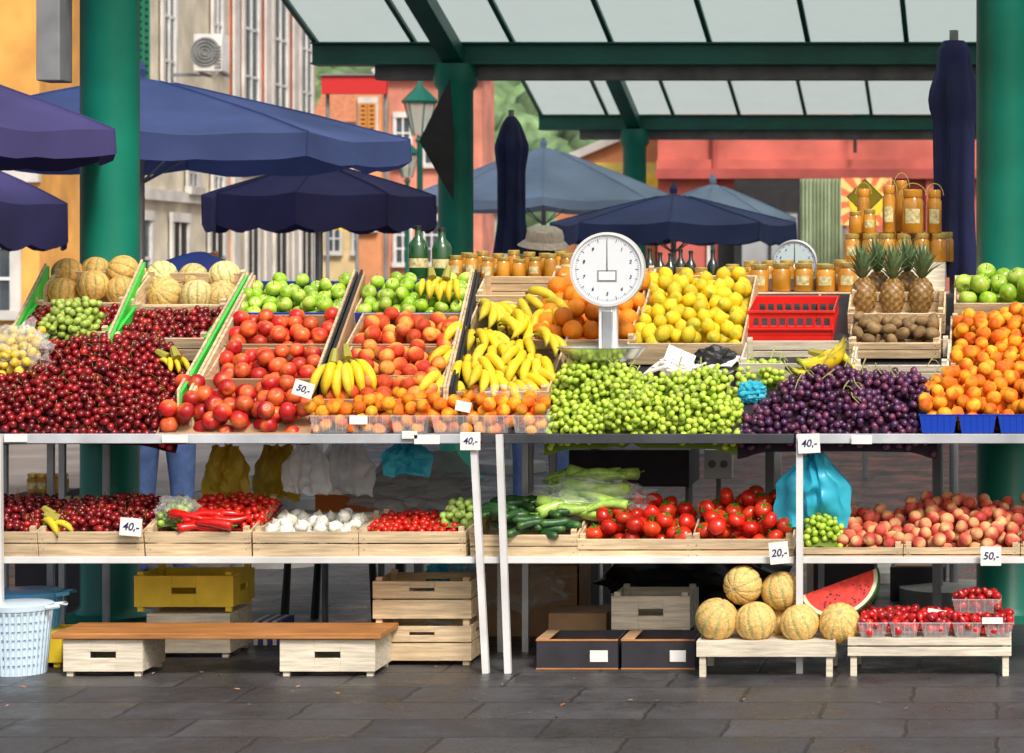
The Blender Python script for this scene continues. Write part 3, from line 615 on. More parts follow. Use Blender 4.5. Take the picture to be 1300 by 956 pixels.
def divider(pxf,pyf,pxb,pyb,m1,m2,hgt=.055):
    Y0,Y1=PY(pyf),PY(pyb); b=MB(); x0=X(pxf,Y0); x1=X(pxb,Y1); z0,z1=Z(pyf,Y0),Z(pyb,Y1)
    for (dx,m,h0,h1) in ((-.011,m1,-.1,hgt),(.0,m2,-.1,hgt-.012)):
        V=[]
        for (x,y,z) in ((x0,Y0,z0),(x1,Y1,z1)):
            V+=[(x+dx,y,z+h0),(x+dx+.01,y,z+h0),(x+dx+.01,y,z+h1),(x+dx,y,z+h1)]
        b.add(V,[(0,1,2,3),(7,6,5,4),(0,4,5,1),(1,5,6,2),(2,6,7,3),(3,7,4,0)],m)
    b.obj('display_divider',bevel=.001)
divider(228,512,312,362,WOOD,GREENE); divider(243,512,322,362,WOOD,WOOD); divider(398,505,452,358,WOOD,BLACK); divider(409,505,461,358,BLACK,CARD)
divider(575,508,606,358,BLACK,BLACK); divider(566,508,601,358,WOOD,WOOD); divider(14,440,60,350,WOOD,GREENE); divider(140,440,182,345,WOOD,GREENE); 
def punnets(name,px0,px1,n,z0,z1,Y0,Y1,m,lip=.006,taper=.012):
    b=MB(); xa,xb=X(px0,Y0),X(px1,Y0); w=(xb-xa)/n
    for i in range(n):
        l=xa+i*w+.003; r=l+w-.006; t=taper
        V=[(l+t,Y0+t,z0),(r-t,Y0+t,z0),(r-t,Y1-t,z0),(l+t,Y1-t,z0),(l,Y0,z1),(r,Y0,z1),(r,Y1,z1),(l,Y1,z1)]
        b.add(V,[(0,1,2,3),(0,1,5,4),(1,2,6,5),(2,3,7,6),(3,0,4,7)],m)
        for (a,c) in ((4,5),(5,6),(6,7),(7,4)): b.tube([V[a],V[c]],.0028,4,m)
        nr=6
        for k in range(1,nr):
            x=l+(r-l)*k/nr; b.tube([(x,Y0-.001,z1),(x,Y0+t-.001,z0+.005)],.0018,4,m)
    return b.obj(name)
f=frame(394,698,(522,.03),(501,.24)); group('apricot_punnet',[punnets('clear_punnet',392,700,6,.933,1.0,.0,.16,CLEAR)]+mass('apricots',f,.027,T_NECT,C_AP,F_FUZZ,n=420,dome=.012,depth=.09,tilt=1,alt=(.88,.42,.03),edge=.005,bed=False,tol=.6,var=.25))
f=fr(585,715,500,388); M,W,L=f
Ms=[]
for r_ in range(7):
    for c_ in range(3):
        u=.045+c_*.125+(.04 if r_%2 else -.01)+rng.uniform(-.015,.015); v=L+.01-r_*(L-.09)/6.2
        Mb=M@Matrix.Translation((u,v,.045+.03*((c_+r_)%2)))@Matrix.Rotation(math.radians(-60+rng.uniform(-45,35)),4,'Z')@Matrix.Rotation(math.radians(14),4,'Y')@Matrix.Rotation(math.radians(180+rng.uniform(-50,30)),4,'X')
        Ms+=banana_bunch(Mb,n=rng.integers(3,6),L=.185,spread=.95)
bb=MB(M); bb.box(.0,W,0,L,-.04,-.03,mat('crate_shadow_liner',(.12,.09,.03),.8))  # dark sheet under the bananas, shade inside the crate put into its colour
group('banana_crate',[crate(f,H=.1,rise=.012),bananas('bananas',Ms,.185),bb.obj('shadow_liner')])
f=fr(612,716,380,357); group('empty_crate',[crate(f,H=.09,m=WOOD,slats=3,rise=.02)])
def bunch(px,py,Y,n,L,rx,ry,rz,spread=.6):
    M=Mat((X(px,Y),Y,Z(py,Y)),rx,ry,rz); b=MB(M); b.tube([(-.03,0,.0),(-.01,0,.0),(.03,0,-.0)],[.012,.016,.02],7,mat('banana_crown',(.3,.28,.04),.6)); group('banana_bunch',[bananas('bananas',banana_bunch(M,n,L,spread),L),b.obj('crown',smooth=True)])
bunch(440,446,.2,5,.19,180,60,-62,.9); bunch(424,452,.17,4,.18,180,64,-95,.8)
bunch(548,347,.97,4,.13,180,42,-70); bunch(568,346,.95,4,.14,180,58,-100,.8)
bunch(206,450,.42,3,.1,180,25,-20); bunch(222,448,.4,3,.1,180,45,-50)
bunch(1003,484,.32,4,.2,0,-18,25); bunch(1016,478,.34,5,.24,0,-24,8,.9); bunch(1036,448,.4,5,.2,160,12,-12)
f=fr(690,818,434,345); group('orange_crate',[crate(f,front=WOOD,H=.09)]+mass('oranges',f,.042,T_ORANGE,C_OR,F_CITRUS,n=220,dome=.035,tilt=1.5,depth=.09,hoff=.02,var=.22))
fcrate('lemon_crate',812,950,437,352,T_LEMON,C_LE,F_CITRUS,r=.031,front=WOOD,n=340,dome=.03,tilt=2.,depth=.07,var=.22,alt=(.72,.56,.02))
def grapes(name,f,n,r,cols,alt,nl,var,vt,stemc,edge=.035,depth=.045,dome=.03,hh=.042):
    M,W,L=f; lobes=[]
    for i in range(nl):
        for _ in range(20):
            cu,cv=rng.uniform(.05,.95)*W,rng.uniform(.15,.9)*L
            if all(abs(cu-q[0])+abs(cv-q[1])*1.3>.055 for q in lobes): break
        lobes.append((cu,cv,math.radians(-90+rng.uniform(-55,55)),rng.uniform(.075,.11),rng.uniform(.042,.055),hh*rng.uniform(.8,1.25)))
    o=mass(name,f,r,T_GRAPE,cols,F_GRAPE,n=n,dome=dome,edge=edge,depth=depth,alt=alt,var=var,vt=vt,gs=1.04,lobes=lobes,K=10,tol=.3,hoff=-.012)
    b=MB(M); st=mat(name+'_stalk',stemc,.6)
    for (cu,cv,an,ln,wd,h_) in lobes:
        if vt is not None and cv>np.interp(cu/W,vt[0],vt[1])*L: continue
        a=cu/W; z=dome*4*a*(1-a)+h_; c,s_=-math.cos(an),-math.sin(an)
        p0=(cu+c*ln*.4,cv+s_*ln*.4,z-.012); p1=(cu+c*ln*.8,cv+s_*ln*.8,z+.004); p2=(cu+c*ln*1.05+.01,cv+s_*ln*1.05,z+.018)
        b.tube([p0,p1,p2],[.002,.0026,.0032],5,st); b.tube([p1,(p1[0]+.02,p1[1]-.008,p1[2]+.004),(p1[0]+.032,p1[1]-.02,p1[2]-.004)],.0016,4,st)
    o.append(b.obj(name+'_stalks',smooth=True)); return o
group('green_grape_heap',grapes('green_grapes',frame(693,942,(549,.0),(462,.27)),2900,.0132,C_GG,(.5,.62,.08),17,.25,([0,.15,.3,.45,.55,.7,.85,1],[.95,1.15,1.0,.85,.78,.82,1.0,.55]),(.36,.42,.1)))
group('black_grape_heap',grapes('black_grapes',frame(938,1190,(551,.0),(468,.3)),2300,.015,C_BG,(.16,.035,.08),15,.45,([0,.12,.3,.5,.65,.85,1],[.35,.55,.8,.98,1.06,1.0,.7]),(.3,.3,.1)))
group('green_grape_heap',grapes('green_grapes',frame(935,1000,(492,.4),(460,.55)),500,.0132,C_GG,(.5,.62,.08),3,.25,None,(.36,.42,.1),edge=.01))
f=frame(58,126,(438,.62),(394,.8)); group('green_fig_pile',mass('green_figs',f,.0165,T_GRAPE,[(.33,.46,.07),(.46,.56,.15)],F_SATIN,n=190,dome=.045,edge=.01,hoff=.05,depth=.06))
def plastic_crate(f,m,H=.1):
    M,W,L=f; b=MB(M); t=.006
    for (u0,u1,v0,v1) in ((0,W,-t,0),(0,W,L,L+t),(-t,0,-t,L+t),(W,W+t,-t,L+t)):
        b.box(u0,u1,v0,v1,-H,-H+.035,m); b.box(u0,u1,v0,v1,-.02,.012,m)
        n=9
        for i in range(n+1):
            if u1-u0>.05: x=u0+(u1-u0-.012)*i/n; b.box(x,x+.012,v0,v1,-H+.035,-.02,m)
            else: y=v0+(v1-v0-.012)*i/n; b.box(u0,u1,y,y+.012,-H+.035,-.02,m)
    b.box(0,W,0,L,-H,-H+.006,m); b.box(-.012,W+.012,-t-.008,-t,.004,.014,m); b.box(-.012,W+.012,L+t,L+t+.008,.004,.014,m)
    return b.obj('red_plastic_crate',bevel=.001)
plastic_crate(frame(956,1060,(398,.85),(380,1.15)),REDP,.09); plastic_crate(frame(952,1058,(420,.8),(402,1.1)),REDP,.05)
f=frame(945,1082,(464,.42),(436,.7)); group('empty_crate',[crate(f,H=.08,m=WOOD2,slats=2,rise=.01)])
f=frame(1088,1203,(466,.44),(434,.72)); group('empty_crate',[crate(f,H=.09,m=WOOD2,slats=3,rise=.01)])
f=fr(1082,1192,432,402); group('kiwi_crate',[crate(f,H=.08,rise=-.01)]+mass('kiwis',f,.028,T_KIWI,[(.2,.12,.05),(.26,.16,.07)],F_FUZZ,n=160,dome=.008,alt=(.27,.18,.08),hoff=.012,depth=.06))
def pineapple(px,py,Y,h=.15,r=.055,ang=0):
    V,T=sph(34,24); z=V[:,2]; ph=np.arctan2(V[:,1],V[:,0]); d=np.abs(np.sin(ph*4+z*7))*np.abs(np.sin(ph*4-z*7)); g=1+.12*d
    V=V*np.array([r,r,h/2])*(g[:,None]); W=np.stack([1-d,d,0*d],1); P=[(V,T,W)]
    for i in range(50):
        a=i*2.4; t=i/50; l=.06+.1*t**.6; o=.06*(1-t)+.016; b0=h/2*.9+t*.02; c,s_=math.cos(a),math.sin(a); w=.008
        v=np.array([(-w*s_,w*c,b0),(w*s_,-w*c,b0),(o*.7*c-w*s_*.9,o*.7*s_+w*c*.9,b0+l*.55),(o*.7*c+w*s_*.9,o*.7*s_-w*c*.9,b0+l*.55),(o*1.6*c,o*1.6*s_,b0+l)]); P.append((v,np.array([(0,1,2),(1,3,2),(2,3,4)]),one(5,3,2)))
    R=np.array(Matrix.Rotation(ang,3,'Y'))[None]; return bake('pineapple',merge(P),[(X(px,Y),Y,Z(py,Y))],R,[1.],palette(1,[(.13,.07,.025),(.44,.25,.07),(.15,.24,.11)],.1),F_SATIN)
f=fr(1080,1198,396,370); 
group('pineapple_crate',[crate(f,H=.1,rise=-.005),pineapple(1097,375,1.1,ang=-.06),pineapple(1133,376,1.1,ang=.03),pineapple(1169,375,1.1,ang=.08),pineapple(1114,367,1.22,ang=.0),pineapple(1152,367,1.22,ang=.0)])
fcrate('green_apple_crate',1214,1345,386,352,T_APPLE,C_GA,F_GLOSS,r=.042,front=WOOD,dome=.03,hoff=.03,n=70)
f=fr(1208,1400,458,394); group('apricot_crate',[crate(f,H=.09,rise=-.03)]+mass('apricots',f,.029,T_NECT,C_AP,F_FUZZ,n=450,dome=.01,hoff=.012,tilt=1,alt=(.88,.44,.03),depth=.06,var=.25))
f=frame(1166,1400,(526,.02),(462,.38)); group('apricot_crate',mass('apricots',f,.029,T_NECT,C_AP,F_FUZZ,n=600,dome=.02,hoff=.0,depth=.08,tilt=1,alt=(.88,.4,.03),vt=([0,.15,.3,1],[.45,.8,1,1]),tol=.6,var=.25)+[punnets('blue_punnet',1166,1416,5,.933,1.005,-.01,.15,BLUEP)])
def blob(name,px,py,Y,w,h,d,m,seed=0,amp=.25,sub=4,fr_=3.0):
    V,T=ico(sub); b=MB(); c=Vector((X(px,Y),Y,Z(py,Y))); O=[]
    for v in V:
        v=Vector(v); q=v*fr_+Vector((seed*7.1,seed*3.3,0)); k=1+amp*noise.noise(q)+amp*.8*abs(noise.noise(q*2.3))+amp*.3*noise.noise(q*5)
        O.append(c+Vector((v.x*w/2*k,v.y*d/2*k,v.z*h/2*k)))
    b.add(O,[tuple(t) for t in T],m); return b.obj(name,smooth=False if amp>.3 else True)
f=frame(-10,52,(478,.3),(425,.5)); group('plum_bag',mass('yellow_plums',f,.02,T_NECT,[(.8,.55,.04),(.65,.5,.06),(.2,.2,.05)],F_SATIN,n=60,dome=.03,hoff=.03,depth=.05,bed=False)+[blob('plastic_bag',22,448,.38,.24,.2,.16,CBAG,3,.5)])
# ================================================================= SCALE
def scale(px,py,Y,r,pan=True,zb=1.02,post=True,fc=(.66,.70,.74)):
    cx,cz=X(px,Y),Z(py,Y); k=[]; b=MB(Matrix.Translation((cx,Y,cz))@Matrix.Rotation(math.pi/2,4,'X'))
    b.lathe([(r*.8,-r*.55),(r*.97,-r*.45),(r,-r*.3),(r,0.),(r*1.0,.012),(r*.93,.014),(r*.92,.004)],56,WHITE if pan else STEEL); k.append(b.obj('dial_housing',smooth=True))
    b=MB(Matrix.Translation((cx,Y,cz))@Matrix.Rotation(math.pi/2,4,'X')); b.lathe([(r*.92,.003),(r*.92,.0055)],56,mat('dial_face',fc,.4)); k.append(b.obj('dial_face'))
    t=MB()
    for i in range(100):
        a=2*math.pi*i/100; l=.1 if i%10==0 else (.07 if i%5==0 else .04); w=.0012 if i%5==0 else .0007
        c,s_=math.cos(a),math.sin(a); r0,r1=r*.86,r*(.86-l); y=Y-.0075
        t.add([(cx+c*r0-s_*w,y,cz+s_*r0+c*w),(cx+c*r0+s_*w,y,cz+s_*r0-c*w),(cx+c*r1+s_*w,y,cz+s_*r1-c*w),(cx+c*r1-s_*w,y,cz+s_*r1+c*w)],[(0,1,2,3)],INK)
    t.add([(cx-.002,Y-.009,cz-.01),(cx+.002,Y-.009,cz-.01),(cx+.001,Y-.009,cz+r*.8),(cx-.001,Y-.009,cz+r*.8)],[(0,1,2,3)],BLACK)
    t.box(cx-r*.26,cx+r*.26,Y-.0085,Y-.006,cz-r*.32,cz-r*.02,GREY); t.box(cx-r*.22,cx+r*.22,Y-.0095,Y-.0086,cz-r*.28,cz-r*.06,PAPER); k.append(t.obj('dial_marks'))
    for i in range(10):
        if i: a=math.pi/2-2*math.pi*i/10; k.append(text(str(i),cx+math.cos(a)*r*.66,Y-.008,cz+math.sin(a)*r*.66,r*.13))
    if post:
        b=MB(); w=r*.24; b.box(cx-w,cx+w,Y+.005,Y+.06,zb+.05,cz-r*.9,WHITE); b.box(cx-w*.6,cx+w*.6,Y-.004,Y+.005,zb+.08,cz-r*1.1,STEEL); b.box(cx-r*1.0,cx+r*1.0,Y-.22,Y+.08,zb,zb+.06,WHITE if pan else STEEL); k.append(b.obj('post_and_base',bevel=.006))
    if pan:
        zp=Z(441,.33); b=MB(Matrix.Translation((X(765,.33),.33,0))); R=.18
        b.lathe([(.02,zp-.075),(.09,zp-.07),(R*.8,zp-.04),(R*.97,zp-.006),(R*1.03,zp+.002),(R*1.0,zp-.002),(R*.93,zp-.008),(R*.78,zp-.036),(.09,zp-.062),(.0,zp-.065)],48,BRIGHT); b.lathe([(.05,zb+.06),(.03,zb+.07),(.03,zp-.075),(.06,zp-.072)],20,STEEL); k.append(b.obj('weighing_pan',smooth=True))
    group('weighing_scale',k)
scale(771,342,.46,.152)
scale(1009,333,1.9,.105,pan=False,zb=1.47,fc=(.4,.5,.55))
b=MB(); b.box(X(700,.3),X(850,.3),.18,.62,.93,1.015,WOOD2); b.obj('scale_stand',bevel=.004)
b=MB()
for i in range(9):
    Y=.5+.04*i/3; cx,cz=X(835+i*14,Y),Z(462+rng.uniform(-10,12),Y); Mx=Mat((cx,Y,cz),rng.uniform(10,60),rng.uniform(-25,25),rng.uniform(-40,40)); b.box(-.06,.06,-.04,.04,-.003,.003,PAPER,Mx)
b.obj('paper_bags'); b=MB(); b.box(X(818,.4),X(890,.4),.35,.5,Z(500,.4),Z(487,.4),WOOD2); b.obj('foam_tray',bevel=.003)
blob('black_bag',908,456,.6,.17,.11,.1,BLACK,5,.3); blob('cyan_bag_bundle',955,498,.3,.1,.08,.06,CYAN,8,.4); blob('clear_bag_on_crate',640,500,.2,.26,.06,.12,CBAG,9,.5); blob('white_bag_bundle',858,466,.52,.13,.08,.1,PAPER,11,.4)
# ================================================================= HONEY STAND
def jar(b,x,y,z,h,r,lid=LID,body=HONEY):
    M=Matrix.Translation((x,y,z)); b.lathe([(r*.9,0),(r,.006),(r,h*.72),(r*.82,h*.8),(r*.8,h*.82)],16,body,M); b.lathe([(r*.88,h*.82),(r*.9,h*.83),(r*.9,h*.98),(r*.8,h)],16,lid,M)
    V=[];F=[]
    for i in range(7):
        a=-math.pi/2-.7+1.4*i/6; V+=[(x+(r+.001)*math.cos(a),y+(r+.001)*math.sin(a),z+h*.22),(x+(r+.001)*math.cos(a),y+(r+.001)*math.sin(a),z+h*.55)]
    for i in range(6): F.append((2*i,2*i+2,2*i+3,2*i+1))
    if rng.uniform()<.6: b.add(V,F,LABEL)
def wirejar(b,x,y,z,h,r):
    jar(b,x,y,z,h,r,lid=HONEY); pts=[(x+r*1.25*math.sin(a),y,z+h*.85+h*.3*math.cos(a)) for a in np.linspace(-1.5,1.5,9)]; b.tube(pts,.0025,4,LID)
b=MB(); s1=MB(); Y=1.75
s1.box(X(505,Y),X(1205,Y),1.6,2.05,1.44,1.465,WOOD); s1.box(X(505,Y),X(725,Y),1.68,2.0,1.466,1.525,DARKC); s1.box(X(1070,Y),X(1200,Y),1.74,2.02,1.466,1.6,WOOD2)
for p in (515,760,980,1190):
    for y in (1.63,2.0): s1.box(X(p,Y)-.02,X(p,Y)+.02,y,y+.04,0,1.44,GREY)
for p in range(580,722,20):
    jar(b,X(p,Y),Y-.02,1.527,.085+rng.uniform(0,.03),.031)
    if rng.uniform()<.9: jar(b,X(p+8,Y),Y+.08,1.527,.11+rng.uniform(0,.02),.031)
for p in range(964,1090,28): jar(b,X(p,1.66),1.66,1.467,.115+rng.uniform(0,.02),.044)
for p in range(930,1078,23): jar(b,X(p,1.78),1.78,1.467,.12+rng.uniform(0,.03),.036)
for p in range(1082,1196,22):
    jar(b,X(p,1.79),1.79,1.602,.13,.037)
    jar(b,X(p+4,1.88),1.88,1.602,.135,.037); jar(b,X(p+9,1.97),1.97,1.602,.14,.037)
for p,h in ((1086,.1),(1104,.11)): jar(b,X(p,1.8),1.8,1.735,h,.03)
wirejar(b,X(1096,1.9),1.92,1.742,.2,.03); wirejar(b,X(1128,1.8),1.85,1.737,.22,.03); wirejar(b,X(1159,1.8),1.8,1.735,.2,.05); wirejar(b,X(1186,1.8),1.84,1.735,.2,.034); wirejar(b,X(1143,1.8),1.95,1.742,.24,.03)
for p in (840,866,890,924,943): jar(b,X(p,Y),Y,1.467,.11,.034)
def bottle(b,px,Y,z,h,r,m=BOTTLE,lab=True): 
    M=Matrix.Translation((X(px,Y),Y,z)); b.lathe([(r*.9,0),(r,.01),(r,h*.6),(r*.85,h*.68),(r*.36,h*.8),(r*.33,h*.93)],20,m,M); b.lathe([(r*.4,h*.93),(r*.4,h),(r*.3,h+.002)],14,BLACK,M)
    if lab: b.lathe([(r*1.01,h*.2),(r*1.01,h*.38)],20,LABEL,M)
for (p,h) in ((531,.24),(561,.23)): bottle(b,p,Y,1.527,h,.045)
for p in (812,825,838,851,864,877,905): bottle(b,p,1.85,1.467,.17+.03*rng.uniform(),.027,DBOT)
group('honey_stand',[s1.obj('shelves',bevel=.002),b.obj('honey_jars_and_bottles',smooth=True)])
# ================================================================= LOWER SHELF PRODUCE
def lcrate(name,px0,px1,kids,pf=676,pb=634,H=.095,rise=.004,**kw):
    f=lo(px0,px1,pf,pb); group(name,[crate(f,H=H,rise=rise,slats=2,**kw)]+kids(f))
lcrate('cherry_crate',-60,68,lambda f:cherries('cherries',f,520,dome=.03,hoff=.01),pb=636)
lcrate('cherry_crate',74,200,lambda f:cherries('cherries',f,520,dome=.035,hoff=.01),pb=636)
bunch(62,650,.1,4,.13,180,30,-20); bunch(66,656,.07,3,.12,180,20,5)
def veg(name,tm,f,n,s_,cols,m,ang=25,zj=.02,alt=None,base=.0):
    M,W,L=f; pos=[];R=[]
    for i in range(n):
        P=Matrix.Translation((rng.uniform(s_*.45,max(W-s_*.45,s_*.46)),L*(i+.5)/n*.9+rng.uniform(-.01,.02),base+rng.uniform(0,zj)))@Matrix.Rotation(math.radians(rng.uniform(-ang,ang)+(180 if rng.uniform()<.5 else 0)),4,'Z')@Matrix.Rotation(rng.uniform(-3,3),4,'X'); P=M@P
        pos.append(P.translation[:]); R.append(np.array(P.to_3x3()))
    return bake(name,tm,pos,np.array(R),s_*(1+rng.uniform(-.15,.15,n)),palette(n,cols,.2,alt),m)
C_RP=[(.65,.012,.008),(.08,.22,.03)]; C_GP=[(.42,.66,.12),(.18,.4,.05)]; C_CU=[(.025,.09,.025),(.07,.17,.03)]
lcrate('mixed_vegetable_crate',207,334,lambda f:[veg('red_peppers',T_PEP,frame(215,330,(672,.03),(658,.14)),11,.15,C_RP,F_GLOSS,base=.005,zj=.03)]+mass('cherry_tomatoes',frame(240,346,(664,.14),(630,.44)),.016,T_TOM,C_TO,F_GLOSS,n=320,dome=.02)+mass('brussels_sprouts',frame(206,244,(660,.14),(640,.3)),.016,T_POT,[(.3,.5,.08),(.45,.6,.15)],F_SATIN,n=60,dome=.03)+[blob('plastic_bag',225,648,.2,.16,.1,.14,CBAG,13,.4)])
lcrate('onion_crate',342,468,lambda f:mass('white_onions',f,.027,T_ONION,[(.78,.78,.7),(.5,.5,.3)],F_SATIN,n=60,dome=.01,tilt=.9,depth=.04),pb=654)
lcrate('cherry_tomato_crate',474,602,lambda f:mass('cherry_tomatoes',f,.016,T_TOM,C_TO,F_GLOSS,n=380,dome=.01)+mass('green_beans',frame(562,602,(664,.1),(642,.3)),.016,T_POT,[(.35,.55,.1),(.45,.55,.15)],F_SATIN,n=70,dome=.03,hoff=.01),pb=652)
lcrate('cucumber_crate',612,742,lambda f:[veg('cucumbers',T_CUC,f,44,.12,C_CU,F_SATIN,ang=70,zj=.06,base=.0)],pf=680,pb=640)
group('green_pepper_bag',[veg('green_peppers',T_PEP,frame(690,806,(662,.2),(606,.42)),44,.19,C_GP,F_GLOSS,ang=28,zj=.06,base=.01),blob('plastic_bag',750,634,.3,.42,.17,.26,CBAG,17,.4)])
bk=[(.64,.016,.008),(.06,.22,.02)]
lcrate('tomato_crate',746,885,lambda f:mass('tomatoes',f,.036,T_TOM,bk,F_GLOSS,n=150,dome=.035,hoff=.01,tilt=1.2,depth=.08,tol=.5,alt=(.62,.05,.01),var=.25),pf=684,pb=644,rise=-.0)
lcrate('tomato_crate',888,1010,lambda f:mass('tomatoes',f,.036,T_TOM,bk,F_GLOSS,n=150,dome=.035,hoff=.015,tilt=1.2,depth=.08,tol=.5,alt=(.62,.05,.01),var=.25),pf=684,pb=636,rise=-.0)
C_DP=[(.66,.13,.08),(.78,.4,.18),(.1,.07,.02)]
lcrate('flat_peach_crate',1018,1146,lambda f:mass('flat_peaches',frame(1050,1150,(692,.03),(650,.45)),.027,T_NECT,C_DP,F_FUZZ,n=200,dome=.02,alt=(.46,.03,.03),tilt=1,tol=.5)+mass('green_grapes',frame(1018,1072,(688,.02),(650,.25)),.0135,T_GRAPE,C_GG,F_GRAPE,n=380,dome=.06,edge=.01,lump=.008),pf=696,pb=660,H=.06)
lcrate('flat_peach_crate',1152,1292,lambda f:mass('flat_peaches',frame(1148,1300,(694,.03),(634,.45)),.027,T_NECT,C_DP,F_FUZZ,n=320,dome=.03,alt=(.46,.03,.03),tilt=1,tol=.5),pf=696,pb=660,H=.06)
lcrate('flat_peach_crate',1298,1420,lambda f:mass('flat_peaches',frame(1296,1420,(694,.03),(630,.45)),.027,T_NECT,C_DP,F_FUZZ,n=280,dome=.03,alt=(.46,.03,.03),tilt=1,tol=.5),pf=696,pb=660,H=.06)
def tag(px,py,Y,w,h,s_,tilt=0,size=None):
    x,z=X(px,Y),Z(py,Y); b=MB(Mat((x,Y,z),0,math.degrees(tilt),0)); b.box(-w/2,w/2,0,.0015,-h/2,h/2,PAPER); k=[b.obj('card')]
    if s_: k.append(text(s_,x,Y-.0015,z,size or h*.8,tilt=tilt))
    group('price_tag',k)
tag(166,669,-.02,.085,.07,'40,-',.08,.042); tag(597,560,-.058,.078,.07,'40,-',0,.036); tag(1027,563,-.058,.085,.075,'40,-',-.05,.04); tag(989,702,-.05,.075,.085,'20,-',-.1,.04); tag(1258,706,-.05,.08,.075,'50,-',.0,.04)
tag(542,558,-.022,.1,.035,'',0); tag(222,557,-.022,.1,.03,'',0); tag(1094,558,-.022,.08,.035,'',0); tag(385,494,.0,.08,.06,'50,-',.3,.035); tag(455,533,-.012,.07,.035,''); tag(520,552,-.022,.06,.03,''); tag(20,556,-.022,.09,.03,''); tag(588,516,-.01,.06,.04,'',.2)
# ================================================================= BAGS HANGING UNDER THE TABLE
def hang(name,px0,px1,py0,py1,Y,m,seed=0,pinch=.45):
    b=MB(); V=[];F=[]; G=30; x0,x1,z0,z1=X(px0,Y),X(px1,Y),Z(py1,Y),Z(py0,Y); xm=(x0+x1)/2
    for sgn in (0,1):
        o=len(V)
        for j in range(G+1):
            t=j/G; wd=(pinch+(1-pinch)*sm(np.array(t),0,.45))*(1-.15*max(0,t-.8)*5*.5)
            for i in range(G+1):
                u=i/G*2-1; q=Vector((u*2+seed,t*2.4,seed+sgn*3)); bulge=(.05*(1-u*u)*math.sin(min(1,t*1.1)*3.1))*(1 if sgn else -1)
                V.append((xm+u*(x1-x0)/2*wd+.02*noise.noise(q*1.7),Y+bulge+(.03*noise.noise(q*2.2)+.018*math.sin(u*14+3*noise.noise(q))*(1-t*.5))*(1-abs(u)),z1+(z0-z1)*t+.02*noise.noise(q)))
        for j in range(G):
            for i in range(G): a=o+j*(G+1)+i; F.append((a,a+1,a+G+2,a+G+1))
    b.add(V,F,m); b.tube([(xm,Y,z1-.01),(xm,Y+.0,z1+.06)],.006,5,m); return b.obj(name,smooth=True)
hang('yellow_bag',258,316,566,632,.6,YBAG,1,.6); hang('yellow_bag',322,382,566,634,.75,YBAG,2,.6); hang('white_plastic_bag',360,420,563,626,.35,WBAG,3,.5); hang('white_plastic_bag',405,476,563,628,.45,WBAG,4,.6)
hang('cyan_plastic_bag',486,548,563,602,.35,CYAN,5,.5); hang('cyan_plastic_bag',984,1080,578,668,.12,CYAN,6,.35); hang('white_plastic_bag',470,600,572,640,1.0,WBAG,7,.7)
blob('white_plastic_bag',520,622,.9,.45,.16,.2,WBAG,21,.5); blob('clear_plastic_bag',650,738,.9,.42,.2,.3,CBAG,22,.5); blob('blue_plastic_bag',575,738,1.0,.2,.2,.2,CYAN,23,.5)
b=MB(); b.box(X(722,1.6),X(875,1.6),1.6,2.0,Z(618,1.6),Z(571,1.6),DARKC); b.tube([(X(730,1.6),1.8,0),(X(730,1.6),1.8,.75)],.02,6,GREY); b.tube([(X(868,1.6),1.8,0),(X(868,1.6),1.8,.75)],.02,6,GREY); b.obj('dark_side_table',bevel=.005)
b=MB(); Y=1.55; b.box(X(894,Y),X(929,Y),Y,Y+.08,Z(608,Y),Z(571,Y),WHITE)
for px_ in (904,919): b.lathe([(.018,0),(.018,.006)],16,GREY,Matrix.Translation((X(px_,Y),Y,Z(589,Y)))@Matrix.Rotation(math.pi/2,4,'X'))
b.box(X(908,Y),X(914,Y),Y+.03,Y+.06,0,Z(608,Y),GREY); b.obj('power_socket_box',bevel=.004)
b=MB(); b.box(X(400,1.3),X(482,1.3),1.3,1.6,Z(650,1.3),Z(628,1.3),mat('orange_crate_plastic',(.8,.2,.02),.4)); b.tube([(X(405,1.3),1.4,0),(X(405,1.3),1.4,.4)],.015,5,GREY); b.tube([(X(477,1.3),1.4,0),(X(477,1.3),1.4,.4)],.015,5,GREY); b.obj('orange_crate')
b=MB(); b.box(X(40,1.9),X(92,1.9),1.7,2.0,0,Z(622,1.9),DARKC)
for p in (48,60,72,84): jar(b,X(p,1.8),1.75,Z(622,1.9),.09,.03)
b.obj('jar_cabinet')
for (p,Y) in ((355,3.6),(1125,3.0)):
    b=MB(); b.lathe([(.25,0),(.25,.05),(.04,.08),(.03,.12)],24,CONC,Matrix.Translation((X(p,Y),Y,0))); b.obj('umbrella_base',smooth=True)
blob('black_tarp',885,735,1.2,.75,.26,.4,BLACK,31,.25)
b=MB(); Y=1.0
for (p,q,a,c) in ((360,478,705,760),): b.tube([(X(p,Y),Y,0),(X(p+6,Y),Y,Z(a,Y)),(X(q-6,Y),Y,Z(a,Y)),(X(q,Y),Y,0)],.02,6,BLACK); b.tube([(X(p,Y),Y+.5,0),(X(p+6,Y),Y+.5,Z(a,Y)),(X(q-6,Y),Y+.5,Z(a,Y)),(X(q,Y),Y+.5,0)],.02,6,BLACK); b.box(X(p+4,Y),X(q-4,Y),Y-.01,Y+.5,Z(a,Y),Z(a,Y)+.03,BLACK)
b.obj('black_stool')
# spare dark cartons stacked behind the tables
b=MB()
for (p0,p1,Y,h) in ((1030,1110,2.0,.22),(1130,1200,2.1,.16),(640,700,2.0,.35)): b.box(X(p0,Y),X(p1,Y),Y,Y+.3,0,h,DARKC); b.box(X(p0,Y)+.02,X(p1,Y)-.02,Y+.02,Y+.28,h,h+.004,CARD)
b.obj('stacked_cartons',bevel=.003)
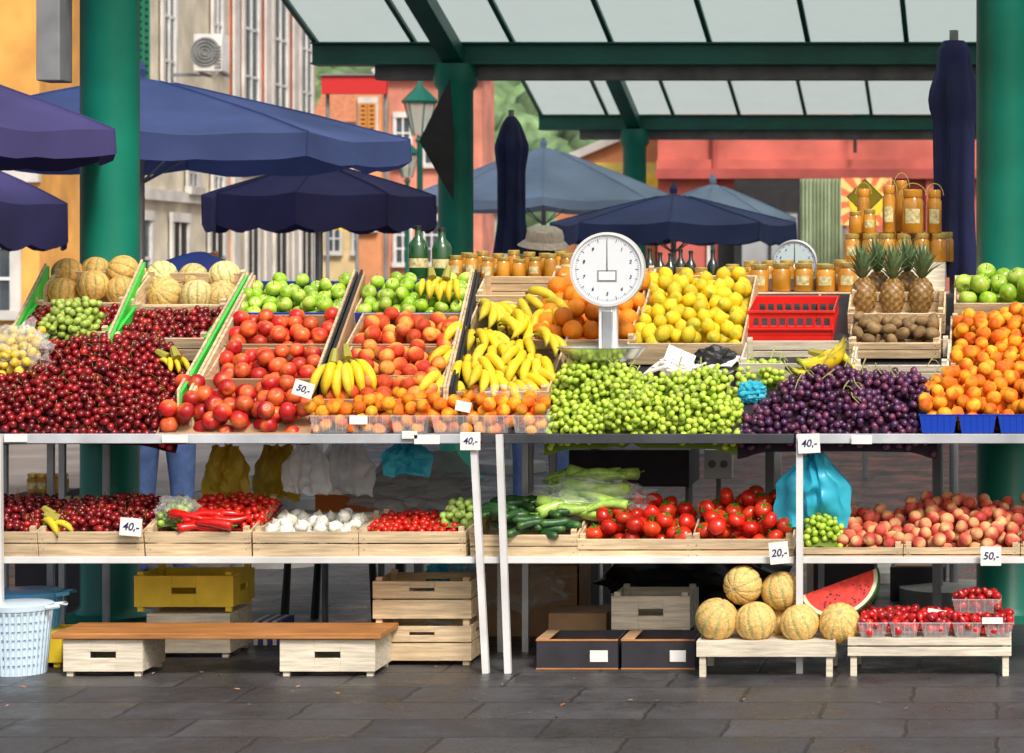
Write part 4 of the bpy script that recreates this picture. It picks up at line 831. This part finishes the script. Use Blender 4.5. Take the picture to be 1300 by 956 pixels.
# ================================================================= ON THE GROUND
def gcrate(name,px0,px1,pt,pb,Y,dep,m,slot=True,top=True,legs=.02,slats=1):
    x0,x1=X(px0,Y),X(px1,Y); z1=Z(pt,Y); z0=max(Z(pb,Y),.0); b=MB(); t=.01; zl=z0+legs
    def side(u0,u1,fx):
        n=slats; hh=(z1-zl)/n
        for k in range(n):
            za,zb=zl+hh*k+(.006 if k else 0),zl+hh*(k+1)
            if slot and (u1-u0)>.25 and k==n-1:
                c=(u0+u1)/2; w=.05; s0,s1=za+(zb-za)*.42,za+(zb-za)*.62
                fx(u0,c-w,za,zb); fx(c+w,u1,za,zb); fx(c-w,c+w,za,s0); fx(c-w,c+w,s1,zb)
            else: fx(u0,u1,za,zb)
    side(x0,x1,lambda a,c,d,e:b.box(a,c,Y,Y+t,d,e,m)); side(x0,x1,lambda a,c,d,e:b.box(a,c,Y+dep-t,Y+dep,d,e,m))
    side(Y+t,Y+dep-t,lambda a,c,d,e:b.box(x0,x0+t,a,c,d,e,m)); side(Y+t,Y+dep-t,lambda a,c,d,e:b.box(x1-t,x1,a,c,d,e,m))
    if top: b.box(x0+t,x1-t,Y+t,Y+dep-t,z1-.012,z1-.004,m)
    else: b.box(x0+t,x1-t,Y+t,Y+dep-t,zl,zl+.008,m)
    for (u,v) in ((x0+t,Y+t),(x1-t-.025,Y+t),(x0+t,Y+dep-t-.025),(x1-t-.025,Y+dep-t-.025)): b.box(u,u+.025,v,v+.025,z0,z1-.013 if top else z1+.015,m)
    return b.obj(name,bevel=.0015)
b=MB(); b.box(X(66,-.13),X(484,-.13),-.14,.16,Z(811,-.13),Z(811,-.13)+.022,PLANK); k=[b.obj('plank',bevel=.003)]
k.append(gcrate('trestle_crate_1',80,181,812,866,-.12,.27,WOOD2)); k.append(gcrate('trestle_crate_2',355,476,812,866,-.12,.27,WOOD2)); group('plank_bench',k)
gcrate('white_wooden_crate',186,292,779,850,.35,.3,WOOD2); gcrate('yellow_crate',170,296,731,777,.36,.3,YEL,top=False)
gcrate('yellow_crate',40,78,806,848,.1,.3,YEL)
gcrate('wooden_crate',473,598,795,850,.15,.3,WOOD,top=False,slats=2); gcrate('wooden_crate',473,598,738,792,.16,.3,WOOD,top=False,slats=2)
gcrate('wooden_crate',776,876,757,806,.32,.3,WOOD2,top=False)
b=MB(); b.box(X(782,.34),X(872,.34),.34,.6,0,Z(808,.34),DARKC); b.obj('dark_carton',bevel=.003)
def flatbox(px0,px1,pt,pb,Y):
    b=MB(); x0,x1=X(px0,Y),X(px1,Y); z0,z1=max(0,Z(pb,Y)),Z(pt,Y); t=.006
    b.box(x0,x1,Y,Y+t,z0,z1,DARKC);b.box(x0,x1,Y+.25,Y+.256,z0,z1,DARKC);b.box(x0,x0+t,Y+t,Y+.25,z0,z1,DARKC);b.box(x1-t,x1,Y+t,Y+.25,z0,z1,DARKC); b.box(x0+t,x1-t,Y+t,Y+.25,z0,z0+.005,CARD)
    b.box(x0-.002,x1+.002,Y-.003,Y-.0005,z1-.006,z1+.002,PLANK); b.box(x0-.002,x1+.002,Y-.003,Y-.0005,z0,z0+.006,PLANK)
    b.box(x0+(x1-x0)*.66,x0+(x1-x0)*.88,Y-.003,Y-.0006,z0+.03,z0+.075,PAPER); b.box(x0,x0+.05,Y+.006,Y+.25,z1,z1+.004,CARD); b.obj('dark_cardboard_box',bevel=.001)
flatbox(681,784,812,850,.05); flatbox(789,882,812,850,.06)
b=MB(); Y=.95; x0,x1=X(610,Y),X(735,Y); z1=.3; b.box(x0,x1,Y,Y+.008,0,z1,CARD);b.box(x0,x1,Y+.3,Y+.308,0,z1,CARD);b.box(x0,x0+.008,Y,Y+.3,0,z1,CARD);b.box(x1-.008,x1,Y,Y+.3,0,z1,CARD)
b.add([(x0,Y,z1),(x1,Y,z1),(x1+.02,Y-.1,z1+.04),(x0-.02,Y-.1,z1+.04)],[(0,1,2,3)],CARD); b.add([(x1,Y,z1),(x1,Y+.3,z1),(x1+.1,Y+.3,z1+.06),(x1+.1,Y,z1+.06)],[(0,1,2,3)],CARD); b.obj('cardboard_box')
b=MB(); Y=.5; b.box(X(696,Y),X(770,Y),Y,Y+.25,0,.16,CARD); b.obj('cardboard_tray',bevel=.003)
b=MB(); STR=mat('striped_blue',(.05,.08,.3),.6); Y=.7
for i in range(6): b.box(X(322+i*6,Y),X(327+i*6,Y),Y,Y+.2,0,.1,STR if i%2 else PAPER)
b.obj('striped_shopping_bag')
group('melon_crate',[gcrate('crate',884,1060,814,868,-.14,.32,WOOD2,slats=1,slot=False,legs=.08),melons('m',[(910,786,-.04),(959,789,-.04),(1015,791,-.04),(1066,791,-.03),(943,743,.03),(992,750,.04),(985,790,.1)],.081,cols=[(.80,.53,.18),(.38,.42,.15),(.3,.3,.15)])])
def watermelon(ln,r,M):
    b=MB(M); NT,NP=24,10; FL=mat('watermelon_flesh',(.72,.06,.045),.35,nscale=40,namt=.35); WH=mat('watermelon_white',(.7,.7,.5),.5); RI=mat('watermelon_rind',(.03,.12,.02),.35,nscale=20,namt=.6)
    def P(t,p,k): a=math.pi*t; return (-math.cos(a)*ln*k,-math.sin(a)*math.cos(p)*r*k,math.sin(a)*math.sin(p)*r*k)
    A=math.radians(75); V=[P(i/NT,-A+j/NP*A+.0,1) for i in range(NT+1) for j in range(NP+1)]
    b.add(V,[(i*(NP+1)+j,i*(NP+1)+j+1,(i+1)*(NP+1)+j+1,(i+1)*(NP+1)+j) for i in range(NT) for j in range(NP)],RI)
    for p in (-A,0.):
        for (k0,k1,m) in ((0,.86,FL),(.86,.955,WH),(.955,1,RI)):
            V=[P(i/NT,p,k) for i in range(NT+1) for k in (k0,k1)]; b.add(V,[(2*i,2*i+1,2*i+3,2*i+2) for i in range(NT)],m)
    for i in range(26):
        t=rng.uniform(.15,.85);k=rng.uniform(.35,.8); c=Vector(P(t,0.,k)); b.lathe([(.002,0),(.004,.002),(.001,.003)],6,BLACK,Matrix.Translation(c))
    return b.obj('cut_watermelon',smooth=True)
watermelon(.165,.15,Mat((X(1064,.05),.1,Z(741,.05)),58,-20,0))
k=[gcrate('crate',1076,1284,810,868,-.12,.34,WOOD2,slot=False,slats=2,legs=.08)]
zc=Z(810,-.12); C_ST=[(.56,.012,.012),(.1,.28,.03)]
def straw(px0,px1,z,Y0,Y1,n):
    x0,x1=X(px0,Y0),X(px1,Y0); M=Matrix.Translation((x0,Y0,z+.058)); ff=(M,x1-x0,Y1-Y0)
    return [punnets('clear_punnet',px0,px1,n,z,z+.055,Y0,Y1,CLEAR)]+mass('strawberries',ff,.0175,T_STR,C_ST,F_GLOSS,n=260,dome=.012,depth=.045,bed=False,alt=(.38,.01,.02),hoff=.006,var=.3)
k+=straw(1088,1288,zc,-.1,.02,5); k+=straw(1092,1288,zc,.04,.18,5); k+=straw(1208,1272,zc+.08,-.02,.1,1); group('strawberry_crate',k)
tag(1192,779,-.0,.09,.03,'',.15); tag(1260,788,-.105,.08,.025,'',0)
def basket(px,Y,wt,wb,pt,m,name='laundry_basket'):
    x=X(px,Y); b=MB(Matrix.Translation((x,Y,0))); h=Z(pt,Y); R1,R0=wt/2/PPM,wb/2/PPM
    b.lathe([(R0,0),(R0,.01)],32,m)
    for zt in np.linspace(.01,h-.03,8): r=R0+(R1-R0)*zt/h; b.lathe([(r*.985,zt),(r,zt),(r,zt+.018),(r*.985,zt+.018)],40,m)
    for i in range(34): a=2*math.pi*i/34; c,s_=math.cos(a),math.sin(a); b.tube([(R0*c,R0*s_,0),(R1*c,R1*s_,h)],.006,4,m)
    b.lathe([(R1*.97,h-.02),(R1*1.04,h-.02),(R1*1.06,h),(R1*.98,h+.004)],40,m)
    b.lathe([(R0*.93,.02),(R1*.93,h-.03)],32,m)
    for s_ in (-1,1): b.tube([(s_*R1,-.05,h-.01),(s_*(R1+.045),-.04,h-.005),(s_*(R1+.045),.04,h-.005),(s_*R1,.05,h-.01)],.009,6,m)
    b.obj(name,smooth=True)
basket(24,-.02,80,64,766,PBLUE); basket(34,.32,88,64,750,LBLUE)
# ================================================================= PEOPLE
SKIN=mat('skin',(.5,.27,.18),.5); JEANS=mat('jeans',(.06,.11,.27),.8,nscale=20,namt=.3); SHB=mat('blue_shirt',(.035,.07,.32),.8,nscale=6,namt=.3,bump=.5,bscale=12); SHD=mat('dark_jacket',(.04,.045,.06),.8,nscale=6,namt=.3); HAT=mat('sun_hat',(.62,.5,.4),.8,nscale=60,namt=.2,bump=.4); SHOE=mat('shoe',(.03,.025,.02),.5); HAIR=mat('hair',(.04,.025,.015),.6,bump=.5)
def person(name,x,y,yaw,J,shirt,hat=False):
    Rz=Matrix.Translation((x,y,0))@Matrix.Rotation(yaw,4,'Z')
    B=[('pel','sp',shirt),('sp','ch',shirt),('ch','nk',shirt),('nk','hd0',SKIN),('hd0','hd1',SKIN)]
    for s_ in 'lr': B+=[('ch','sh'+s_,shirt),('sh'+s_,'el'+s_,shirt),('el'+s_,'wr'+s_,SKIN),('wr'+s_,'pa'+s_,SKIN),('pel','hp'+s_,JEANS),('hp'+s_,'kn'+s_,JEANS),('kn'+s_,'an'+s_,JEANS),('an'+s_,'to'+s_,SHOE)]
    for s_ in 'lr':
        w=Vector(J['wr'+s_][0]); p=Vector(J['pa'+s_][0]); d=(p-w).normalized(); sd=d.cross(Vector((0,0,1))); sd=sd.normalized() if sd.length>.1 else Vector((1,0,0))
        for i in range(4):
            q=p+sd*(i-1.5)*.021; J['f%d%s'%(i,s_)]=(tuple(q+d*.03),.009); J['g%d%s'%(i,s_)]=(tuple(q+d*(.06+.008*(1.5-abs(i-1.5)))+Vector((0,0,-.02))),.008); B+=[('pa'+s_,'f%d%s'%(i,s_),SKIN),('f%d%s'%(i,s_),'g%d%s'%(i,s_),SKIN)]
        J['t'+s_]=(tuple(w.lerp(p,.5)+sd*.05+d*.02),.009); B.append(('pa'+s_,'t'+s_,SKIN))
    names=list(J); me=bpy.data.meshes.new('skel'); me.from_pydata([tuple(Rz@Vector(J[n][0])) for n in names],[(names.index(a),names.index(c)) for a,c,_ in B],[])
    o=bpy.data.objects.new('skel',me); COL.objects.link(o); o.modifiers.new('s','SKIN'); sv=me.skin_vertices[0].data
    for i,n in enumerate(names): r=J[n][1]; sv[i].radius=(r,r) if not hasattr(r,'__len__') else r; sv[i].use_root=(n=='pel')
    u=o.modifiers.new('u','SUBSURF'); u.levels=2; u.render_levels=2
    dg=bpy.context.evaluated_depsgraph_get(); nm=bpy.data.meshes.new_from_object(o.evaluated_get(dg)); bpy.data.objects.remove(o)
    body=bpy.data.objects.new('body',nm); COL.objects.link(body); nm.materials.clear(); ml=[shirt,SKIN,JEANS,SHOE]
    for m in ml: nm.materials.append(m)
    segs=[((Rz@Vector(J[a][0])),(Rz@Vector(J[c][0])),ml.index(m)) for a,c,m in B]
    for p in nm.polygons:
        c=p.center; best=(9,0)
        for a,d_,mi in segs:
            ab=d_-a; t=max(0,min(1,(c-a).dot(ab)/max(ab.length_squared,1e-9))); dd=(a+ab*t-c).length
            if dd<best[0]: best=(dd,mi)
        p.material_index=best[1]; p.use_smooth=True
    k=[body]; h0=Vector(J['hd0'][0]); h1=Vector(J['hd1'][0]); c=(h0+h1)/2; up=(h1-h0).normalized(); fw=Vector((0,-1,0)); fw=(fw-up*fw.dot(up)).normalized(); rt=fw.cross(up)
    H=Rz@Matrix(((rt.x,-fw.x,up.x,c.x),(rt.y,-fw.y,up.y,c.y),(rt.z,-fw.z,up.z,c.z),(0,0,0,1)))
    b=MB(H); V,T=ico(3); EY=PAPER
    b.add([(v[0]*.014,-.096+v[1]*.02,-.01+v[2]*.026) for v in V],[tuple(t) for t in T],SKIN)
    for s_ in (-1,1):
        b.add([(s_*.033+v[0]*.012,-.085+v[1]*.01,.02+v[2]*.008) for v in V],[tuple(t) for t in T],EY); b.add([(s_*.033+v[0]*.005,-.094+v[1]*.004,.02+v[2]*.005) for v in V],[tuple(t) for t in T],BLACK)
        b.add([(s_*.088+v[0]*.01,v[1]*.018,v[2]*.03) for v in V],[tuple(t) for t in T],SKIN)
    b.add([(v[0]*.025,-.088+v[1]*.008,-.05+v[2]*.007) for v in V],[tuple(t) for t in T],mat('lips',(.4,.12,.1),.5))
    k.append(b.obj('face',smooth=True)); b=MB(H)
    b.add([(v[0]*.096,.014+v[1]*.1,.045+max(v[2],-.7)*.085) for v in V],[tuple(t) for t in T],HAIR); k.append(b.obj('hair',smooth=True))
    if hat:
        b=MB(H); b.lathe([(.135,.05),(.142,.054),(.125,.07),(.106,.085),(.104,.11),(.095,.14),(.07,.155),(.0,.16)],36,HAT,None,lambda g,i:1+.03*math.sin(g*3+i)); k.append(b.obj('hat',smooth=True))
    group(name,k)
def pose(lean=.12,hd=(0,-.1),arm=.35,up=0.):
    l=lean; J={'pel':((0,0,.95),.14),'sp':((0,-l*.4,1.13+up*.5),.135),'ch':((0,-l,1.34+up),.145),'nk':((0,-l*1.25,1.46+up),.06),'hd0':((0,-l*1.4+hd[1]*.4,1.55+up+hd[0]*.5),.085),'hd1':((0,-l*1.4+hd[1],1.67+up+hd[0]),.085)}
    for s_,q in (('l',1),('r',-1)):
        J['sh'+s_]=((q*.18,-l,1.38+up),.068); J['el'+s_]=((q*.24,-l-.08,1.13+up),.045); J['wr'+s_]=((q*.2,-l-arm,1.08+up),.03); J['pa'+s_]=((q*.19,-l-arm-.07,1.07+up),(.034,.018))
        J['hp'+s_]=((q*.09,0,.88),.095); J['kn'+s_]=((q*.1,-.02,.5),.062); J['an'+s_]=((q*.11,.02,.09),.042); J['to'+s_]=((q*.12,-.16,.045),.04)
    return J
person('market_vendor',X(205,2.6),2.6,math.radians(172),pose(.32,(-.3,-.2),up=.16),SHB)
person('market_shopper',X(686,4.3),4.3,math.radians(20),pose(.06,(0,-.04),up=.03),SHD,hat=True)
b=MB()
for (p,Y,h,m) in ((480,20,.9,P_YE),(505,22,1.0,REDP),(590,25,1.1,WOOD),(1010,20,1.0,WOOD)):
    x=X(p,Y); b.box(x-.6,x+.6,Y,Y+.7,h-.05,h,m)
    for q in (-.55,.5): b.box(x+q,x+q+.05,Y,Y+.05,0,h-.05,GREY); b.box(x+q,x+q+.05,Y+.6,Y+.65,0,h-.05,GREY)
    for i in range(7): b.lathe([(.05,h),(.06,h+.08),(.04,h+.16)],8,[YEL,REDP,LEAF,P_OR][i%4],Matrix.Translation((x-.5+i*.16,Y+.25,0)))
b.obj('distant_stall_goods')
# ================================================================= CAMERA, SKY, SUN
cam=bpy.data.cameras.new('camera'); co=bpy.data.objects.new('camera',cam); COL.objects.link(co); co.location=(0,-D,1.6); co.rotation_euler=(math.pi/2,0,0)
cam.lens=90; cam.sensor_width=36; cam.shift_x=(650-CX)/1300; cam.shift_y=-(478-HY)/1300; cam.clip_end=2000
cam.dof.use_dof=True; cam.dof.focus_distance=10.4; cam.dof.aperture_fstop=6.3
sc.camera=co
w=bpy.data.worlds.new('World'); sc.world=w; w.use_nodes=True; nt=w.node_tree; sk=nt.nodes.new('ShaderNodeTexSky'); sk.sky_type='NISHITA'; sk.sun_disc=False
el,az=math.radians(46),math.radians(150)
sk.sun_elevation=el; sk.sun_rotation=az; sk.dust_density=6; sk.air_density=1.2; sk.ozone_density=1
bg=nt.nodes['Background']; bg.inputs['Strength'].default_value=.15; nt.links.new(sk.outputs[0],bg.inputs['Color'])
sun=bpy.data.lights.new('sun','SUN'); sun.energy=3.0; sun.angle=math.radians(14); sun.color=(1,.96,.9); so=bpy.data.objects.new('sun',sun); COL.objects.link(so)
d=Vector((math.sin(az)*math.cos(el),math.cos(az)*math.cos(el),math.sin(el))); so.rotation_euler=d.to_track_quat('Z','Y').to_euler()
sc.view_settings.view_transform='Standard'; sc.view_settings.look='None'; sc.view_settings.exposure=0
print('objects',len(bpy.data.objects))
